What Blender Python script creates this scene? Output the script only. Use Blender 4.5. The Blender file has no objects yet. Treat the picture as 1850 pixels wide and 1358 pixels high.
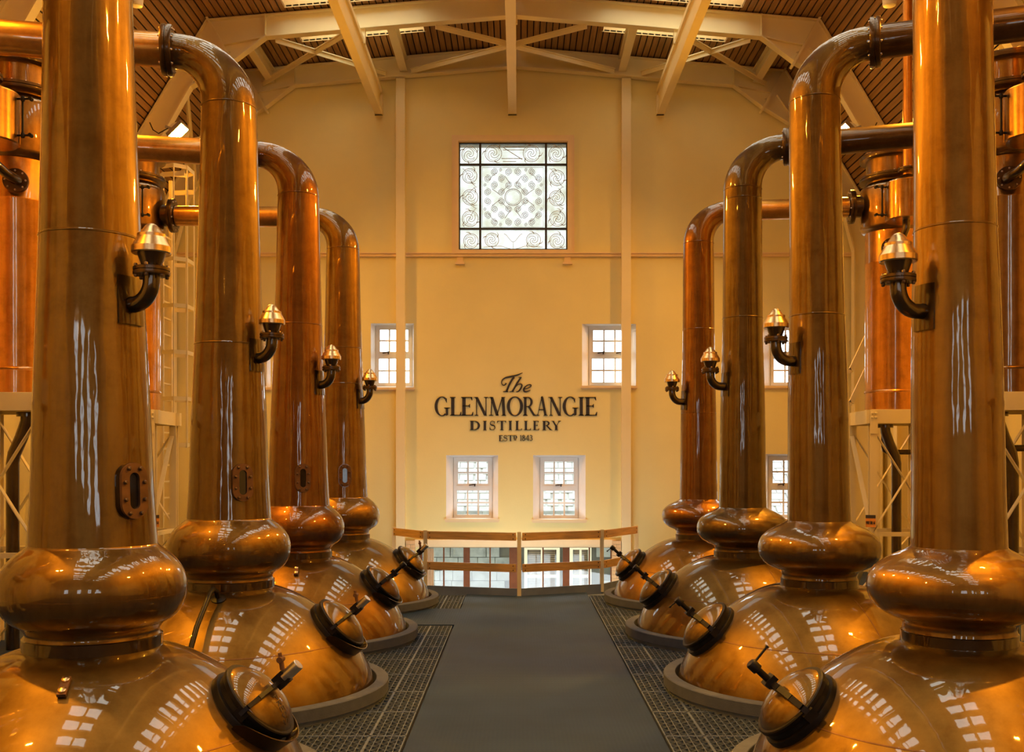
import bpy, math, random
from mathutils import Vector, Matrix
random.seed(7)
R = math.radians
sc = bpy.context.scene
C = sc.collection

# ------------------------------------------------------------------ camera, sky, exposure
F = 1854.0                      # focal length in pixels of the 1850 px wide frame
CAMZ = 2.47
cd = bpy.data.cameras.new('camera'); cam = bpy.data.objects.new('camera', cd); C.objects.link(cam)
cam.location = (0, 0, CAMZ); cam.rotation_euler = (R(90), 0, 0)
cd.sensor_width = 36.0; cd.lens = 36.0*F/1850.0
cd.shift_x = -13.0/1850.0; cd.shift_y = 161.0/1850.0
cd.clip_end = 300
sc.camera = cam

SKY = 3.3
w = bpy.data.worlds.new('world'); sc.world = w; w.use_nodes = True
bg = w.node_tree.nodes['Background']
bg.inputs[0].default_value = (0.86, 0.94, 1.0, 1); bg.inputs[1].default_value = SKY
LAMP = 1650.0                    # radiance of the warm flood lamps
sc.view_settings.view_transform = 'Standard'; sc.view_settings.look = 'None'
sc.view_settings.gamma = 1.0; sc.view_settings.use_curve_mapping = False
sc.view_settings.exposure = 0.8
cy = sc.cycles
cy.use_denoising = True
try: cy.denoiser = 'OPENIMAGEDENOISE'
except Exception: pass
cy.max_bounces = 9; cy.diffuse_bounces = 5; cy.glossy_bounces = 5; cy.transmission_bounces = 6; cy.transparent_max_bounces = 12
cy.caustics_reflective = False; cy.caustics_refractive = False
cy.sample_clamp_indirect = 6.0; cy.blur_glossy = 0.5

# ------------------------------------------------------------------ hall layout
AX = -0.12                      # hall axis
YW = 24.0                       # inner face of the end wall
YB = -7.0                       # wall behind the camera
KW = YW/F
FRAMES = [23.85, 21.15, 15.45, 9.75, 4.05, -1.65]
ZR, UK, ZK, UE, ZE = 12.20, 6.32, 11.66, 8.62, 7.86   # ridge, knee, eaves of the boarded ceiling
SKY_U0, SKY_U1 = 1.93, 4.68
SKYS = [22.6 - 1.7*i for i in range(16)]
SKYLEN = 1.1
def wx(px): return (px-938.0)*KW
def wz(py): return CAMZ-(py-840.0)*KW
def at(px, py, Y): return Vector(((px-938.0)*Y/F, Y, CAMZ-(py-840.0)*Y/F))

# portals: guide the sky light through the openings of the room (they emit nothing themselves)
def portal(loc, rot, sx, sy):
    l = bpy.data.lights.new('portal', 'AREA'); l.shape = 'RECTANGLE'; l.size = sx; l.size_y = sy
    l.cycles.is_portal = True
    o = bpy.data.objects.new('portal', l); o.location = loc; o.rotation_euler = rot; C.objects.link(o)
    o['kind'] = 'helper'

# ------------------------------------------------------------------ materials
MATS = {}
def newmat(name):
    m = bpy.data.materials.new(name); m.use_nodes = True
    nt = m.node_tree; b = nt.nodes['Principled BSDF']; MATS[name] = m
    return m, nt, b
def N(nt, typ, **kw):
    n = nt.nodes.new(typ)
    for k, v in kw.items(): setattr(n, k, v)
    return n
def coords(nt, scale=(1,1,1), kind='Object'):
    t = N(nt, 'ShaderNodeTexCoord'); mp = N(nt, 'ShaderNodeMapping')
    mp.inputs['Scale'].default_value = scale
    nt.links.new(t.outputs[kind], mp.inputs['Vector']); return mp.outputs['Vector']
def noise(nt, vec, scale, detail=3, rough=0.5):
    n = N(nt, 'ShaderNodeTexNoise'); n.inputs['Scale'].default_value = scale
    n.inputs['Detail'].default_value = detail; n.inputs['Roughness'].default_value = rough
    nt.links.new(vec, n.inputs['Vector']); return n.outputs['Fac']
def ramp(nt, fac, stops):
    r = N(nt, 'ShaderNodeValToRGB'); e = r.color_ramp.elements
    e[0].position, e[0].color = stops[0][0], (*stops[0][1], 1)
    e[1].position, e[1].color = stops[-1][0], (*stops[-1][1], 1)
    for p, c in stops[1:-1]:
        x = e.new(p); x.color = (*c, 1)
    nt.links.new(fac, r.inputs['Fac']); return r.outputs['Color']
def bump(nt, b, fac, strength=0.2, dist=0.01):
    n = N(nt, 'ShaderNodeBump'); n.inputs['Strength'].default_value = strength; n.inputs['Distance'].default_value = dist
    nt.links.new(fac, n.inputs['Height']); nt.links.new(n.outputs['Normal'], b.inputs['Normal']); return n
def maprange(nt, fac, a, b_):
    n = N(nt, 'ShaderNodeMapRange'); n.inputs['To Min'].default_value = a; n.inputs['To Max'].default_value = b_
    nt.links.new(fac, n.inputs['Value']); return n.outputs['Result']
def shade(c, k): return tuple(min(1, x*k) for x in c)

def plain(name, col, rough=0.5, metal=0.0, var=0.12, scale=6.0, bstr=0.0, bscale=60.0, coat=0.0):
    m, nt, b = newmat(name)
    v = coords(nt)
    nt.links.new(ramp(nt, noise(nt, v, scale, 4), [(0.3, shade(col, 1-var)), (0.7, shade(col, 1+var))]), b.inputs['Base Color'])
    b.inputs['Roughness'].default_value = rough; b.inputs['Metallic'].default_value = metal
    b.inputs['Coat Weight'].default_value = coat; b.inputs['Coat Roughness'].default_value = 0.08
    if bstr: bump(nt, b, noise(nt, v, bscale, 3), bstr, 0.01)
    return m

def copper(name, col, rough=0.42, wav=0.22, stretch=True, coat=1.0, crough=0.03):
    m, nt, b = newmat(name)
    v = coords(nt, (7, 7, 0.7) if stretch else (2.2, 2.2, 2.2))
    v2 = coords(nt, (1.3, 1.3, 1.3))
    f1 = noise(nt, v, 2.0, 5, 0.6)
    base = ramp(nt, f1, [(0.28, shade(col, 0.82)), (0.55, col), (0.8, shade(col, 1.1))])
    spots = ramp(nt, noise(nt, v2, 1.6, 6, 0.7), [(0.35, (0.55, 0.47, 0.36)), (0.50, (0.85, 0.82, 0.76)), (0.62, (1, 1, 1))])
    mx = N(nt, 'ShaderNodeMix', data_type='RGBA', blend_type='MULTIPLY'); mx.inputs['Factor'].default_value = 0.8
    nt.links.new(base, mx.inputs[6]); nt.links.new(spots, mx.inputs[7])
    nt.links.new(mx.outputs[2], b.inputs['Base Color'])
    b.inputs['Metallic'].default_value = 1.0
    nt.links.new(maprange(nt, noise(nt, v, 3.0, 4), rough*0.85, rough*1.15), b.inputs['Roughness'])
    b.inputs['Coat Weight'].default_value = coat; b.inputs['Coat Roughness'].default_value = crough
    b.inputs['Coat IOR'].default_value = 1.6
    vb = coords(nt, (3.2, 3.2, 0.5) if stretch else (1.7, 1.7, 1.7))
    n = bump(nt, b, noise(nt, vb, 2.2, 3, 0.45), wav, 0.03)
    nt.links.new(n.outputs['Normal'], b.inputs['Coat Normal'])
    return m

copper('copper_bronze', (0.165, 0.092, 0.021))
copper('copper_brown', (0.13, 0.07, 0.018))
copper('copper_red', (0.2, 0.08, 0.014))
copper('copper_gold', (0.215, 0.113, 0.023))
copper('copper_dark', (0.125, 0.075, 0.022))
copper('pot_copper', (0.195, 0.118, 0.028), 0.44, 0.07, False, 0.9)
copper('pot_copper_red', (0.22, 0.112, 0.021), 0.44, 0.07, False, 0.9)
copper('pot_copper_brown', (0.17, 0.102, 0.026), 0.44, 0.07, False, 0.9)
copper('condenser_copper', (0.7, 0.3, 0.05), 0.34, 0.06)
copper('condenser_copper_dark', (0.28, 0.14, 0.036), 0.34, 0.06)
copper('tank_copper', (0.42, 0.21, 0.05), 0.30, 0.05)
copper('arm_copper', (0.72, 0.36, 0.065), 0.34, 0.05, False)
copper('arm_copper_dark', (0.13, 0.07, 0.025), 0.38, 0.05, False, 0.5)
copper('fitting_copper', (0.075, 0.047, 0.022), 0.35, 0.03, False)
copper('flange_copper', (0.11, 0.065, 0.028), 0.38, 0.04, False, 0.4, 0.15)
plain('brass', (0.80, 0.56, 0.27), 0.27, 1.0, 0.08, 20)
plain('bronze_plate', (0.15, 0.075, 0.032), 0.6, 0.6, 0.3, 12)
plain('bolt_metal', (0.16, 0.11, 0.07), 0.4, 0.8, 0.2, 30)
plain('bolt_bright', (0.62, 0.50, 0.38), 0.35, 1.0, 0.2, 30)
plain('black_iron', (0.008, 0.006, 0.005), 0.42, 0.0, 0.4, 14, 0.1, 40)
MATS['black_iron'].node_tree.nodes['Principled BSDF'].inputs['Specular IOR Level'].default_value = 0.22
plain('steel', (0.55, 0.55, 0.56), 0.3, 1.0, 0.1, 20)
plain('seam_dark', (0.16, 0.075, 0.025), 0.45, 0.8, 0.2, 20)
plain('dark_gap', (0.02, 0.016, 0.014), 0.9)
plain('wall_paint', (0.83, 0.71, 0.31), 0.75, 0, 0.035, 0.8, 0.16, 30)
plain('steel_paint', (0.84, 0.72, 0.41), 0.45, 0, 0.03, 2.0)
plain('white_paint', (0.82, 0.78, 0.72), 0.5, 0, 0.03, 4)
plain('well_paint', (0.62, 0.42, 0.16), 0.6, 0, 0.05, 4)
plain('trim_paint', (0.84, 0.63, 0.34), 0.5, 0, 0.03, 4)
plain('brick_paint', (0.72, 0.47, 0.22), 0.6, 0, 0.10, 9, 0.2, 60)
plain('mortar', (0.45, 0.31, 0.17), 0.9)
plain('concrete', (0.075, 0.088, 0.118), 0.85, 0, 0.12, 9, 0.25, 80)
plain('lettering_black', (0.022, 0.020, 0.022), 0.6)
plain('line_dark', (0.05, 0.035, 0.025), 0.6)
plain('sign_orange', (0.85, 0.32, 0.04), 0.5)
plain('grating_steel', (0.12, 0.155, 0.20), 0.5, 0.3, 0.2, 12)
plain('pit_dark', (0.035, 0.028, 0.024), 0.9)
plain('kick_grey', (0.17, 0.21, 0.27), 0.55, 0, 0.1, 5)
plain('door_brown', (0.16, 0.050, 0.012), 0.6, 0, 0.15, 6)
MATS['door_brown'].node_tree.nodes['Principled BSDF'].inputs['Specular IOR Level'].default_value = 0.25
plain('cable_black', (0.012, 0.010, 0.010), 0.5)
plain('lamp_grey', (0.40, 0.36, 0.30), 0.4, 0.2)
plain('stone_grey', (0.27, 0.30, 0.36), 0.9, 0, 0.30, 3.5, 0.8, 14)
plain('stone_mortar', (0.12, 0.12, 0.125), 0.95)
plain('slate', (0.34, 0.345, 0.36), 0.8, 0, 0.22, 1.7, 0.3, 20)
plain('back_dark', (0.20, 0.13, 0.075), 0.85, 0, 0.3, 2.0, 0.4, 12)  # unseen near-end wall, coloured dark to dim the reflections in the necks
plain('ground', (0.14, 0.15, 0.12), 0.95, 0, 0.3, 1.0)
plain('blind_brown', (0.30, 0.22, 0.17), 0.7, 0, 0.1, 4)
plain('lower_floor', (0.25, 0.20, 0.15), 0.6, 0, 0.1, 2)
plain('etched_line', (0.52, 0.54, 0.55), 0.5)
plain('etched_brown', (0.22, 0.10, 0.03), 0.5)
plain('lead_grey', (0.030, 0.028, 0.030), 0.5)

def wood(name, col, rough, axis_scale, sc_=3.0, dark=0.55):
    m, nt, b = newmat(name)
    v = coords(nt, axis_scale)
    oi = N(nt, 'ShaderNodeObjectInfo')
    f = noise(nt, v, sc_, 6, 0.65)
    base = ramp(nt, f, [(0.25, shade(col, dark)), (0.6, col), (0.85, shade(col, 1.2))])
    mx = N(nt, 'ShaderNodeMix', data_type='RGBA', blend_type='MULTIPLY'); mx.inputs['Factor'].default_value = 1.0
    rr = ramp(nt, oi.outputs['Random'], [(0.0, (0.74, 0.72, 0.70)), (1.0, (1.0, 1.0, 1.0))])
    nt.links.new(base, mx.inputs[6]); nt.links.new(rr, mx.inputs[7])
    nt.links.new(mx.outputs[2], b.inputs['Base Color']); b.inputs['Roughness'].default_value = rough
    bump(nt, b, f, 0.08, 0.01)
wood('plank_wood', (0.45, 0.25, 0.092), 0.55, (6, 0.35, 6))
wood('rail_wood', (0.86, 0.52, 0.18), 0.4, (0.6, 0.6, 9))

m, nt, b = newmat('tread_plate')
v = coords(nt, (1, 1, 1))
w1 = N(nt, 'ShaderNodeTexWave', wave_type='BANDS', bands_direction='X'); w1.inputs['Scale'].default_value = 8.0
w2 = N(nt, 'ShaderNodeTexWave', wave_type='BANDS', bands_direction='Y'); w2.inputs['Scale'].default_value = 8.0
nt.links.new(v, w1.inputs['Vector']); nt.links.new(v, w2.inputs['Vector'])
mm = N(nt, 'ShaderNodeMath', operation='MULTIPLY'); nt.links.new(w1.outputs['Fac'], mm.inputs[0]); nt.links.new(w2.outputs['Fac'], mm.inputs[1])
nt.links.new(ramp(nt, noise(nt, v, 1.2, 5), [(0.3, (0.012, 0.029, 0.066)), (0.7, (0.019, 0.042, 0.095))]), b.inputs['Base Color'])
b.inputs['Roughness'].default_value = 0.55; b.inputs['Specular IOR Level'].default_value = 0.18
bump(nt, b, mm.outputs[0], 0.35, 0.006)

def glass(name, tint=(1, 1, 1), gl=0.06):
    m = bpy.data.materials.new(name); m.use_nodes = True; nt = m.node_tree; nt.nodes.clear(); MATS[name] = m
    o = N(nt, 'ShaderNodeOutputMaterial'); t = N(nt, 'ShaderNodeBsdfTransparent'); g = N(nt, 'ShaderNodeBsdfGlossy')
    t.inputs['Color'].default_value = (*tint, 1); g.inputs['Roughness'].default_value = 0.03
    mx = N(nt, 'ShaderNodeMixShader'); mx.inputs[0].default_value = gl
    nt.links.new(t.outputs[0], mx.inputs[1]); nt.links.new(g.outputs[0], mx.inputs[2]); nt.links.new(mx.outputs[0], o.inputs[0])
glass('pane_glass', (0.97, 0.98, 0.98))
glass('skylight_glass', (1.0, 0.92, 0.76), 0.04)
m = bpy.data.materials.new('etched_glass'); m.use_nodes = True; nt = m.node_tree; nt.nodes.clear(); MATS['etched_glass'] = m
o_ = N(nt, 'ShaderNodeOutputMaterial'); t_ = N(nt, 'ShaderNodeBsdfTransparent'); d_ = N(nt, 'ShaderNodeBsdfTranslucent')
cc = ramp(nt, noise(nt, coords(nt), 3.0, 4), [(0.32, (0.39, 0.375, 0.315)), (0.6, (0.47, 0.47, 0.45))])
nt.links.new(cc, t_.inputs['Color']); d_.inputs['Color'].default_value = (0.7, 0.7, 0.66, 1)
mx = N(nt, 'ShaderNodeMixShader'); mx.inputs[0].default_value = 0.12
nt.links.new(t_.outputs[0], mx.inputs[1]); nt.links.new(d_.outputs[0], mx.inputs[2]); nt.links.new(mx.outputs[0], o_.inputs[0])
m, nt, b = newmat('lamp_glow')
b.inputs['Emission Color'].default_value = (1.0, 0.43, 0.03, 1); b.inputs['Emission Strength'].default_value = LAMP
m, nt, b = newmat('curtain_cloth')
nt.links.new(ramp(nt, noise(nt, coords(nt, (14, 14, 0.4)), 2.0, 2), [(0.3, (0.62, 0.42, 0.22)), (0.7, (0.85, 0.70, 0.50))]), b.inputs['Base Color'])

SIGN_FONT = {'W': [[(0,1),(.25,0),(.5,.7),(.75,0),(1,1)]], 'A': [[(0,0),(.5,1),(1,0)],[(.2,.4),(.8,.4)]], 'S': [[(1,.9),(.5,1),(0,.75),(1,.3),(.5,0),(0,.1)]], 'H': [[(0,0),(0,1)],[(1,0),(1,1)],[(0,.5),(1,.5)]],
 'T': [[(0,1),(1,1)],[(.5,0),(.5,1)]], 'I': [[(.5,0),(.5,1)]], 'L': [[(0,1),(0,0),(.9,0)]], 'N': [[(0,0),(0,1),(1,0),(1,1)]], 'o': [[(.1,.3),(.5,.5),(.9,.3),(.5,.1),(.1,.3)]], '1': [[(.3,.8),(.5,1),(.5,0)]], '2': [[(0,.8),(.5,1),(1,.75),(0,0),(1,0)]],
 'P': [[(0,0),(0,1),(.9,.85),(.9,.6),(0,.5)]], 'R': [[(0,0),(0,1),(.9,.85),(.9,.6),(0,.5),(1,0)]], 'E': [[(1,1),(0,1),(0,0),(1,0)],[(0,.5),(.8,.5)]], ' ': []}
# ------------------------------------------------------------------ mesh helpers
class MB:
    def __init__(s): s.v = []; s.f = []
    def add(s, vs, fs):
        n = len(s.v); s.v += [tuple(x) for x in vs]; s.f += [tuple(i+n for i in f) for f in fs]; return s
    def box(s, x0, y0, z0, x1, y1, z1):
        v = [(x, y, z) for z in (z0, z1) for y in (y0, y1) for x in (x0, x1)]
        return s.add(v, [(0,2,3,1),(4,5,7,6),(0,1,5,4),(2,6,7,3),(0,4,6,2),(1,3,7,5)])
    def bar(s, p, q, w, h, up=(0,0,1)):
        p, q, up = Vector(p), Vector(q), Vector(up); d = (q-p).normalized()
        a = d.cross(up)
        if a.length < 1e-5: a = d.cross(Vector((1,0,0)))
        a.normalize(); c = a.cross(d).normalized()
        v = [e + a*sx*w/2 + c*sz*h/2 for e in (p, q) for sz in (-1, 1) for sx in (-1, 1)]
        return s.add(v, [(0,1,3,2),(4,6,7,5),(0,4,5,1),(2,3,7,6),(0,2,6,4),(1,5,7,3)])
    def lathe(s, prof, seg=48, cap0=False, cap1=False, c=(0,0,0), off=None):
        n = len(s.v)
        for r, z in prof:
            ox, oy = off(z) if off else (0, 0)
            for i in range(seg):
                a = 2*math.pi*i/seg
                s.v.append((c[0]+ox+r*math.cos(a), c[1]+oy+r*math.sin(a), c[2]+z))
        for j in range(len(prof)-1):
            for i in range(seg):
                k = (i+1) % seg
                s.f.append((n+j*seg+i, n+j*seg+k, n+(j+1)*seg+k, n+(j+1)*seg+i))
        if cap0: s.f.append(tuple(n+i for i in reversed(range(seg))))
        if cap1: s.f.append(tuple(n+(len(prof)-1)*seg+i for i in range(seg)))
        return s
    def tube(s, pts, rad, seg=16, caps=True):
        pts = [Vector(p) for p in pts]; n0 = len(s.v); k = len(pts)
        rad = rad if isinstance(rad, (list, tuple)) else [rad]*k
        up = None
        for i, p in enumerate(pts):
            d = (pts[min(i+1, k-1)]-pts[max(i-1, 0)]).normalized()
            if up is None:
                up = Vector((0, 0, 1)) if abs(d.z) < 0.9 else Vector((0, 1, 0))
            a = (up - d*up.dot(d)).normalized(); up = a; c = d.cross(a)
            for j in range(seg):
                t = 2*math.pi*j/seg; s.v.append(tuple(p + a*math.cos(t)*rad[i] + c*math.sin(t)*rad[i]))
        for i in range(k-1):
            for j in range(seg):
                q = (j+1) % seg
                s.f.append((n0+i*seg+j, n0+i*seg+q, n0+(i+1)*seg+q, n0+(i+1)*seg+j))
        if caps:
            s.f.append(tuple(n0+j for j in reversed(range(seg)))); s.f.append(tuple(n0+(k-1)*seg+j for j in range(seg)))
        return s
    def ring(s, ro, ri, h, seg=36, z=0):
        return s.lathe([(ri, z), (ro, z), (ro, z+h), (ri, z+h), (ri, z)], seg)
    def prism(s, poly, y0, y1):        # polygon in x,z extruded along y
        n = len(s.v); k = len(poly)
        s.v += [(x, y0, z) for x, z in poly] + [(x, y1, z) for x, z in poly]
        s.f.append(tuple(n+i for i in range(k))); s.f.append(tuple(n+k+i for i in reversed(range(k))))
        for i in range(k):
            j = (i+1) % k; s.f.append((n+j, n+i, n+k+i, n+k+j))
        return s
    def tr(s, M): s.v = [tuple(M @ Vector(p)) for p in s.v]; return s
    def mesh(s, name, mat, smooth=40):
        me = bpy.data.meshes.new(name); me.from_pydata(s.v, [], s.f); me.materials.append(MATS[mat])
        if smooth:
            me.polygons.foreach_set('use_smooth', [True]*len(me.polygons)); me.set_sharp_from_angle(angle=R(smooth))
        me.update(); return me

def link(name, me, parent=None, M=None):
    o = bpy.data.objects.new(name, me); C.objects.link(o)
    if parent is not None: o.parent = parent
    if M is not None: o.matrix_basis = M
    return o
def obj(name, mb, mat, parent=None, smooth=40): return link(name, mb.mesh(name, mat, smooth), parent)
def tag(o, label, cat=None, group=None, kind=None):
    o['label'] = label
    if cat: o['category'] = cat
    if group: o['group'] = group
    if kind: o['kind'] = kind
    return o
def empty(name, loc, label, cat, group=None, rz=0, kind=None):
    o = bpy.data.objects.new(name, None); C.objects.link(o); o.location = loc; o.rotation_euler = (0, 0, rz)
    return tag(o, label, cat, group, kind)
def struct(name, mb, mat, label, smooth=0):
    o = obj(name, mb, mat, None, smooth); o['kind'] = 'structure'; o['label'] = label; return o
def frameM(origin, n, up=(0, 0, 1)):   # local z along n, local y towards up
    n = Vector(n).normalized(); u = Vector(up).cross(n).normalized(); v = n.cross(u)
    M = Matrix((u, v, n)).transposed().to_4x4(); M.translation = Vector(origin); return M
def ribbon(mb, pts, wd, y=0.0, th=0.006):   # flat strip in the x,z plane, extruded in y
    pts = [Vector((p[0], p[1])) for p in pts]; k = len(pts)
    wd = wd if isinstance(wd, (list, tuple)) else [wd]*k
    L, Q = [], []
    for i, p in enumerate(pts):
        d = (pts[min(i+1, k-1)]-pts[max(i-1, 0)])
        if d.length < 1e-9: d = Vector((1, 0))
        d.normalize(); nrm = Vector((-d.y, d.x)); L.append(p+nrm*wd[i]/2); Q.append(p-nrm*wd[i]/2)
    n = len(mb.v)
    for yy in (y-th, y):
        for a in L: mb.v.append((a.x, yy, a.y))
        for a in Q: mb.v.append((a.x, yy, a.y))
    for i in range(k-1):
        mb.f.append((n+i, n+i+1, n+k+i+1, n+k+i))
        mb.f.append((n+2*k+i, n+3*k+i, n+3*k+i+1, n+2*k+i+1))
        mb.f.append((n+i, n+2*k+i, n+2*k+i+1, n+i+1))
        mb.f.append((n+k+i, n+k+i+1, n+3*k+i+1, n+3*k+i))
    return mb

# shared little meshes
BOLT = MB().lathe([(0.014, 0), (0.014, 0.014), (0.009, 0.020)], 8, False, True).mesh('bolt', 'bolt_metal')
BOLTB = MB().lathe([(0.013, 0), (0.013, 0.012), (0.008, 0.018)], 8, False, True).mesh('bolt', 'bolt_bright')
RIVET = MB().lathe([(0.028, 0), (0.026, 0.012), (0.012, 0.020)], 10, False, True).mesh('rivet', 'brass')
CBOLT = MB().lathe([(0.022, 0), (0.022, 0.014), (0.012, 0.02)], 8, False, True).mesh('bolt', 'steel_paint')
RBOLT = MB().lathe([(0.011, 0), (0.011, 0.006)], 8, False, True).mesh('bolt', 'cable_black')

# ================================================================== STRUCTURE
# ---- ceiling: dark deck, planks, skylights
def slope_pt(side, d):                # d: distance along the ceiling from the ridge
    L1 = math.hypot(UK, ZR-ZK)
    if d <= L1: t = d/L1; u, z = UK*t, ZR+(ZK-ZR)*t; n = Vector((ZR-ZK, UK))
    else:
        L2 = math.hypot(UE-UK, ZK-ZE); t = (d-L1)/L2; u, z = UK+(UE-UK)*t, ZK+(ZE-ZK)*t; n = Vector((ZK-ZE, UE-UK))
    n.normalize()
    return AX+side*u, z, side*n.x, n.y
L1 = math.hypot(UK, ZR-ZK); L2 = math.hypot(UE-UK, ZK-ZE)
deck = MB()
ys = sorted({YB-0.4, YW+0.4} | {y for s in SKYS for y in (s, s-SKYLEN)})
for side in (-1, 1):
    ds = [0, SKY_U0, SKY_U1, L1, L1+L2+0.3]
    for i in range(len(ys)-1):
        for j in range(len(ds)-1):
            if j == 1 and any(abs(ys[i+1]-s) < 1e-6 for s in SKYS): continue
            q = []
            for d, y in ((ds[j], ys[i]), (ds[j+1], ys[i]), (ds[j+1], ys[i+1]), (ds[j], ys[i+1])):
                x, z, nx, nz = slope_pt(side, d if d > 0 else 1e-6)
                if d == ds[3]: x, z = AX+side*UK, ZK
                q.append((x+nx*0.045, y, z+nz*0.045))
            deck.add(q, [(0, 1, 2, 3)])
ceiling = struct('ceiling', deck, 'dark_gap', 'timber boarded gambrel ceiling with dark gaps between planks')
gapn = 0
for side in (-1, 1):
    for (d0, d1) in ((0.02, L1), (L1, L1+L2)):
        n = int(round((d1-d0)/0.142)); st = (d1-d0)/n
        for i in range(n):
            a, b_ = d0+i*st+0.013, d0+(i+1)*st-0.013
            xa, za, nx, nz = slope_pt(side, a+1e-6); xb, zb, _, _ = slope_pt(side, b_)
            mid = (a+b_)/2
            if SKY_U0 < mid < SKY_U1 and d0 < 1:
                segs = []; y1 = YW
                for s in SKYS: segs.append((s, y1)); y1 = s-SKYLEN
                segs.append((YB, y1))
            else: segs = [(YB, YW)]
            mb = MB(); T = 0.03
            for (p, q) in segs:
                v = [(xa+nx*t, y, za+nz*t) for y in (p, q) for t in (0, T)] + [(xb+nx*t, y, zb+nz*t) for y in (p, q) for t in (0, T)]
                mb.add(v, [(0,2,6,4),(1,5,7,3),(0,1,3,2),(4,6,7,5),(0,4,5,1),(2,3,7,6)])
            obj('plank', mb, 'plank_wood', ceiling, 0)
for side in (-1, 1):
    for k, s in enumerate(SKYS):
        wn = tag(bpy.data.objects.new('window_skylight', None), f'roof skylight {"left" if side<0 else "right"} of the ridge, number {k+1} counted from the end wall', kind='structure')
        C.objects.link(wn)
        y0, y1 = s-SKYLEN, s
        def P(d, y, h):
            x, z, nx, nz = slope_pt(side, d); return (x+nx*h, y, z+nz*h)
        well = MB(); H = 0.55
        for (d, y, d2, y2) in ((SKY_U0, y0, SKY_U1, y0), (SKY_U1, y0, SKY_U1, y1), (SKY_U1, y1, SKY_U0, y1), (SKY_U0, y1, SKY_U0, y0)):
            well.add([P(d, y, -0.02), P(d2, y2, -0.02), P(d2, y2, H), P(d, y, H)], [(0, 1, 2, 3)])
        obj('skylight_well', well, 'well_paint', wn, 0)
        fr = MB(); dm = (SKY_U0+SKY_U1)/2
        for d in (SKY_U0+0.04, dm, SKY_U1-0.04): fr.bar(P(d, y0, H-0.03), P(d, y1, H-0.03), 0.08, 0.05)
        for y in (y0+0.03, y1-0.03): fr.bar(P(SKY_U0, y, H-0.03), P(SKY_U1, y, H-0.03), 0.06, 0.05)
        obj('skylight_frame', fr, 'trim_paint', wn, 0)
        g = MB().add([P(SKY_U0, y0, H), P(SKY_U1, y0, H), P(SKY_U1, y1, H), P(SKY_U0, y1, H)], [(0, 1, 2, 3)])
        obj('pane', g, 'skylight_glass', wn, 0)
        x, z, nx, nz = slope_pt(side, dm)
        portal((x+nx*(H+0.02), (y0+y1)/2, z+nz*(H+0.02)), (0, math.atan2(nx, nz), 0), SKY_U1-SKY_U0, SKYLEN)

# ---- walls
def wall_grid(mb, y, holes, x0, x1, z0, z1, flip=False):
    xs = sorted({x0, x1} | {h[i] for h in holes for i in (0, 2)}); zs = sorted({z0, z1} | {h[i] for h in holes for i in (1, 3)})
    for i in range(len(xs)-1):
        for j in range(len(zs)-1):
            cx, cz = (xs[i]+xs[i+1])/2, (zs[j]+zs[j+1])/2
            if any(h[0] < cx < h[2] and h[1] < cz < h[3] for h in holes): continue
            q = [(xs[i], y, zs[j]), (xs[i+1], y, zs[j]), (xs[i+1], y, zs[j+1]), (xs[i], y, zs[j+1])]
            mb.add(q, [(0, 1, 2, 3)] if not flip else [(3, 2, 1, 0)])
ZLOW = -3.2
SG = (wx(829), wz(451), wx(1025), wz(257))
# each window: front hole in px (x0,y0,x1,y1) and inner (frame) hole in px
WINS = [dict(f=(670, 584, 747.5, 700), i=(679, 588, 745, 697), nm='upper window with a splayed reveal left of the lettering, behind the left wall post'),
        dict(f=(1051.5, 585, 1149, 697), i=(1064, 589, 1138, 696), nm='upper window right of the lettering, behind the right wall post'),
        dict(f=(806, 822, 900, 937), i=(820, 826, 889, 935), nm='lower window under the lettering, left one of the central pair'),
        dict(f=(963, 822, 1058, 938), i=(976, 826, 1044, 936), nm='lower window under the lettering, right one of the central pair'),
        dict(f=(1380, 585, 1477, 697), i=(1392, 589, 1465, 696), nm='upper window seen between the second and third stills of the right row'),
        dict(f=(393, 584, 489, 700), i=(405, 588, 480, 697), nm='upper window seen between the second and third stills of the left row'),
        dict(f=(1382, 820, 1476, 937), i=(1388, 824, 1464, 935), nm='lower window seen between the second and third stills of the right row')]
SCREEN = (wx(757), ZLOW, wx(1109), wz(984))
holesF = [SG, SCREEN]; holesB = [SG, SCREEN]
for q in WINS:
    f, i = q['f'], q['i']
    q['F'] = (wx(f[0]), wz(f[3]), wx(f[2]), wz(f[1]))
    dk = 1+0.30/YW                       # the inner hole sits 0.30 m deeper, so it is a touch larger than it looks
    q['I'] = ((i[0]-938)*KW*dk, CAMZ-(i[3]-840)*KW*dk, (i[2]-938)*KW*dk, CAMZ-(i[1]-840)*KW*dk)
    holesF.append(q['F']); holesB.append(q['I'])
mb = MB(); wall_grid(mb, YW, holesF, -9.4, 9.2, ZLOW, 13.0); wall_grid(mb, YW+0.42, holesB, -9.4, 9.2, ZLOW, 13.0)
wall_end = struct('wall_end', mb, 'wall_paint', 'warm cream plastered end wall with the distillery lettering')

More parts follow.
